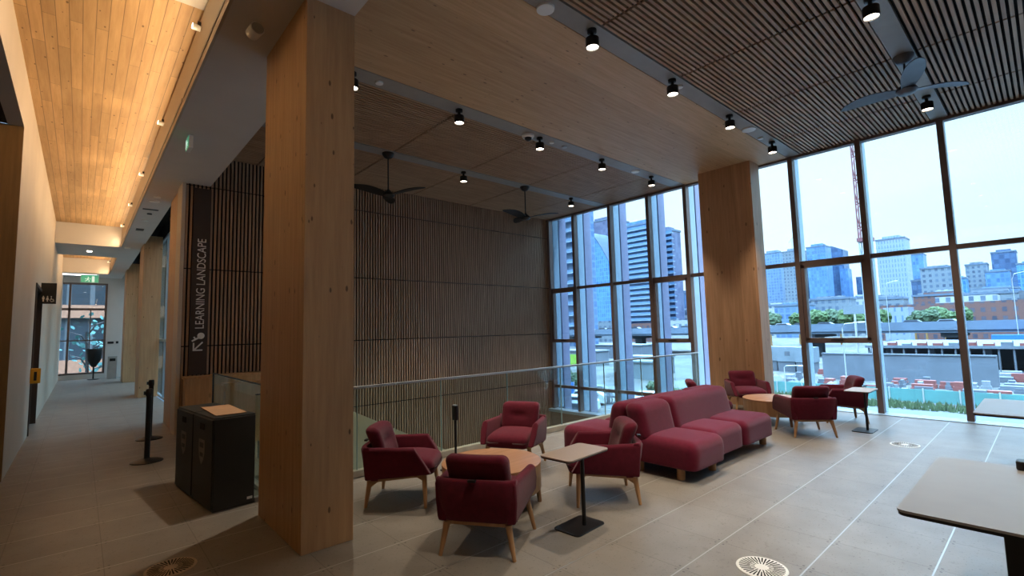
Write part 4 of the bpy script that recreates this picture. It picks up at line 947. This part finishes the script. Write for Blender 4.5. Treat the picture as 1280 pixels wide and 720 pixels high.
t = tower('slim tower right behind the big balcony tower', 245, 138.5, 151.5, 56, 10, F5); balconies(t, 245, 138.5, 143, 2, 54, 3.2, 1.8, 1.4)
tower('low cream block right of the balcony tower', 260, 133, 149, 10.5, 14, F8); tower('grey office block behind the low cream block', 300, 158, 170, 24, 14, F6)
tower('dark narrow block far behind the cream block', 330, 166, 178, 26, 14, F6)
for k, (y0, y1, h_) in enumerate(((152, 176, 3.5), (120, 146, 4.5), (176, 200, 5.5), (200, 230, 4.0), (100, 119, 5.0))): tower('brown red low block beneath the towers, %s from the corner' % ['third', 'second', 'fourth', 'fifth', 'first'][k], 215, y0*.88, y1*.88, h_, 10, [F7, F8, F4, F7, F4][k], 'none', 'low_block')
# right-hand skyline
tower('pale blue tower half hidden by the window column', 600, 204, 224, 84, 20, F2); tower('blue tower under construction beside the first skyline pair', 560, 170, 188, 78, 20, F4)
tower('blue glass tower left of the slanted tower', 560, 148, 165, 79.5, 20, F1)
t = thing('tower', 'blue glass tower with a slanted top', 'building', (600, 0, 0)); obj('body', MB().prism([(0, 142.5, -20), (0, 142.5, 78), (0, 153.5, 83.5), (0, 153.5, -20)], (20, 0, 0)), F6, t); box('annex', -4, 10, 138.5, 146, -20, 57, F1, t)
tower('small plain blue tower left of the crane mast', 620, 126.5, 137.5, 49, 18, F6, 'none'); tower('small grey blue block behind the skyline pair', 600, 158, 172, 44, 16, F6)
tower('tall white gridded slab tower', 480, 72.5, 91, 67, 20, F3); tower('blue glass tower right of the white gridded slab', 600, 78, 91, 65, 18, F1)
tower('grey green stepped block left of the second mullion', 420, 40, 57, 36, 24, F4); tower('low cream stepped block in front of the grey green one', 360, 34, 46, 17, 16, F8); tower('dark slim block between glass tower and stepped block', 446, 58, 66, 30, 16, F6); tower('brown stepped block beside the cream one', 390, 46, 58, 17, 14, F4)
tower('grey slender tower with set back top', 520, 30.5, 43, 44, 16, F4); tower('aqua patterned block below the slender tower', 470, 39, 48, 31, 14, F9)
tower('dark square office tower', 560, 15.5, 30, 55.5, 20, F6); tower('mid blue block in front of the dark office tower', 500, 18, 31, 36, 14, F1); tower('blue tower cut by the frame edge', 500, 0, 14.5, 40, 18, F9)
tower('pale low block under the dark office tower', 420, 12, 32, 20, 14, F2); tower('blue tower beyond the frame edge', 520, -30, -8, 60, 18, F1)
t = tower('long red brick warehouse behind the expressway', 230, -40, 45, 7.4, 18, F7, 'none', 'warehouse'); box('upper_storey', 232, 246, 12, 28, 7.4, 9.6, F8, t); box('roof_tank', 236, 239, 3, 7, 7.4, 10.5, CONC2, t)
tower('small white windowed building in front of the warehouse', 205, 31.8, 38.5, 6.0, 10, F3, 'none', 'low_block')
for k, (X_, y0, y1, h_, m_) in enumerate(((300, 70, 90, 14.5, F4), (330, 62, 78, 15.6, F8), (320, 98, 122, 13.2, F8), (280, 84, 100, 11.5, F2), (300, 48, 62, 13, F4), (340, 30, 50, 15, F7), (300, 8, 28, 13, F4), (380, 120, 150, 16, F4))):
    tower('low rise block under the skyline, %s counted from the edge column' % ['fourth', 'fifth', 'first', 'third', 'sixth', 'seventh', 'eighth', 'second'][k], X_, y0, y1, h_, 12, m_, None, 'low_block')
# cranes
def mast(t, x, y, z0, z1, w, m, every=2.0):
    mb = MB()
    for sx in (-1, 1):
        for sy in (-1, 1): mb.tube([(x+sx*w, y+sy*w, z0), (x+sx*w, y+sy*w, z1)], w*0.13, 4)
    z = z0; f = 1
    while z+every <= z1:
        for s_ in (-1, 1):
            mb.tube([(x-w*f, y+s_*w, z), (x+w*f, y+s_*w, z+every)], w*0.1, 4); mb.tube([(x+s_*w, y-w*f, z), (x+s_*w, y+w*f, z+every)], w*0.1, 4)
        z += every; f = -f
    return obj('mast', mb, m, t)
CRW = mat('crane_white', lin(196, 206, 216), 0.6); CRR = mat('crane_red', lin(150, 84, 88), 0.6)
t = thing('tower_crane', 'tall lattice crane mast rising behind the third window mullion', 'crane', (95, 19.3, 0))
mast(t, 0, 0, GZ, 15.0, 0.75, CRW); mast(t, 0, 0, 15.0, 46, 0.75, CRR); box('climbing_collar', -1.0, 1.0, -1.0, 1.0, 14.6, 15.2, CRR, t)
t = thing('tower_crane', 'small distant tower crane above the skyline towers', 'crane', (570, 180.5, 0)); mast(t, 0, 0, 80.7, 92, 0.7, CRW, 2.5); obj('jib', MB().tube([(0, 4, 88), (0, -7, 101)], 0.35, 5).tube([(0, 4, 88), (0, 0, 93)], 0.3, 5), CRW, t)
# what the far corridor window looks at
t = thing('opposite_building', 'office front with peach bands seen through the far corridor window', 'building', (0, 40, 0))
box('body', -9, 9, 0.6, 8, GZ, 16, facade('opposite_glass', A(110, 120, 128), A(40, 54, 66), A(84, 104, 120), 1.1, 3.4, 0.12), t)
PEACH = mat('peach_band', lin(206, 150, 120), 0.7)
for z_ in (0.35, 3.75, 7.2): box('spandrel_band', -9, 9, 0.3, 0.6, z_-0.6, z_+0.2, PEACH, t)
t = thing('garden_tree', 'slender tree outside the far corridor window, leaves coloured teal for the light behind', 'tree', (0.35, 35, GZ)); 
obj('trunk', MB().tube([(0, 0, 0), (.1, 0, 4), (-.1, 0, 8.2)], [.14, .1, .05], 8), BLACKM, t)
for k in range(7): obj('branch', MB().tube([(0, 0, 4.5+k*.6), (.3*(-1)**k, -.1, 5.0+k*.6), (.75*(-1)**k, 0, 5.2+k*.6)], [.05, .035, .015], 6), BLACKM, t)
bm = bmesh.new()
for k in range(110):
    o_ = Vector((random.gauss(0, .42), random.gauss(.3, .25), random.uniform(4.6, 9.2))); g = bmesh.ops.create_circle(bm, cap_ends=True, segments=5, radius=.13)
    R_ = Matrix.Rotation(random.uniform(0, 6), 3, Vector((random.random(), random.random(), random.random()+.1)).normalized())
    for v in g['verts']: v.co = R_ @ v.co+o_
me = bpy.data.meshes.new('crown'); bm.to_mesh(me); bm.free(); link('crown', me, mat('leaf_teal_backlight', lin(90, 160, 160), 0.7), t)  # teal of the bright opening behind is put into the leaf colour
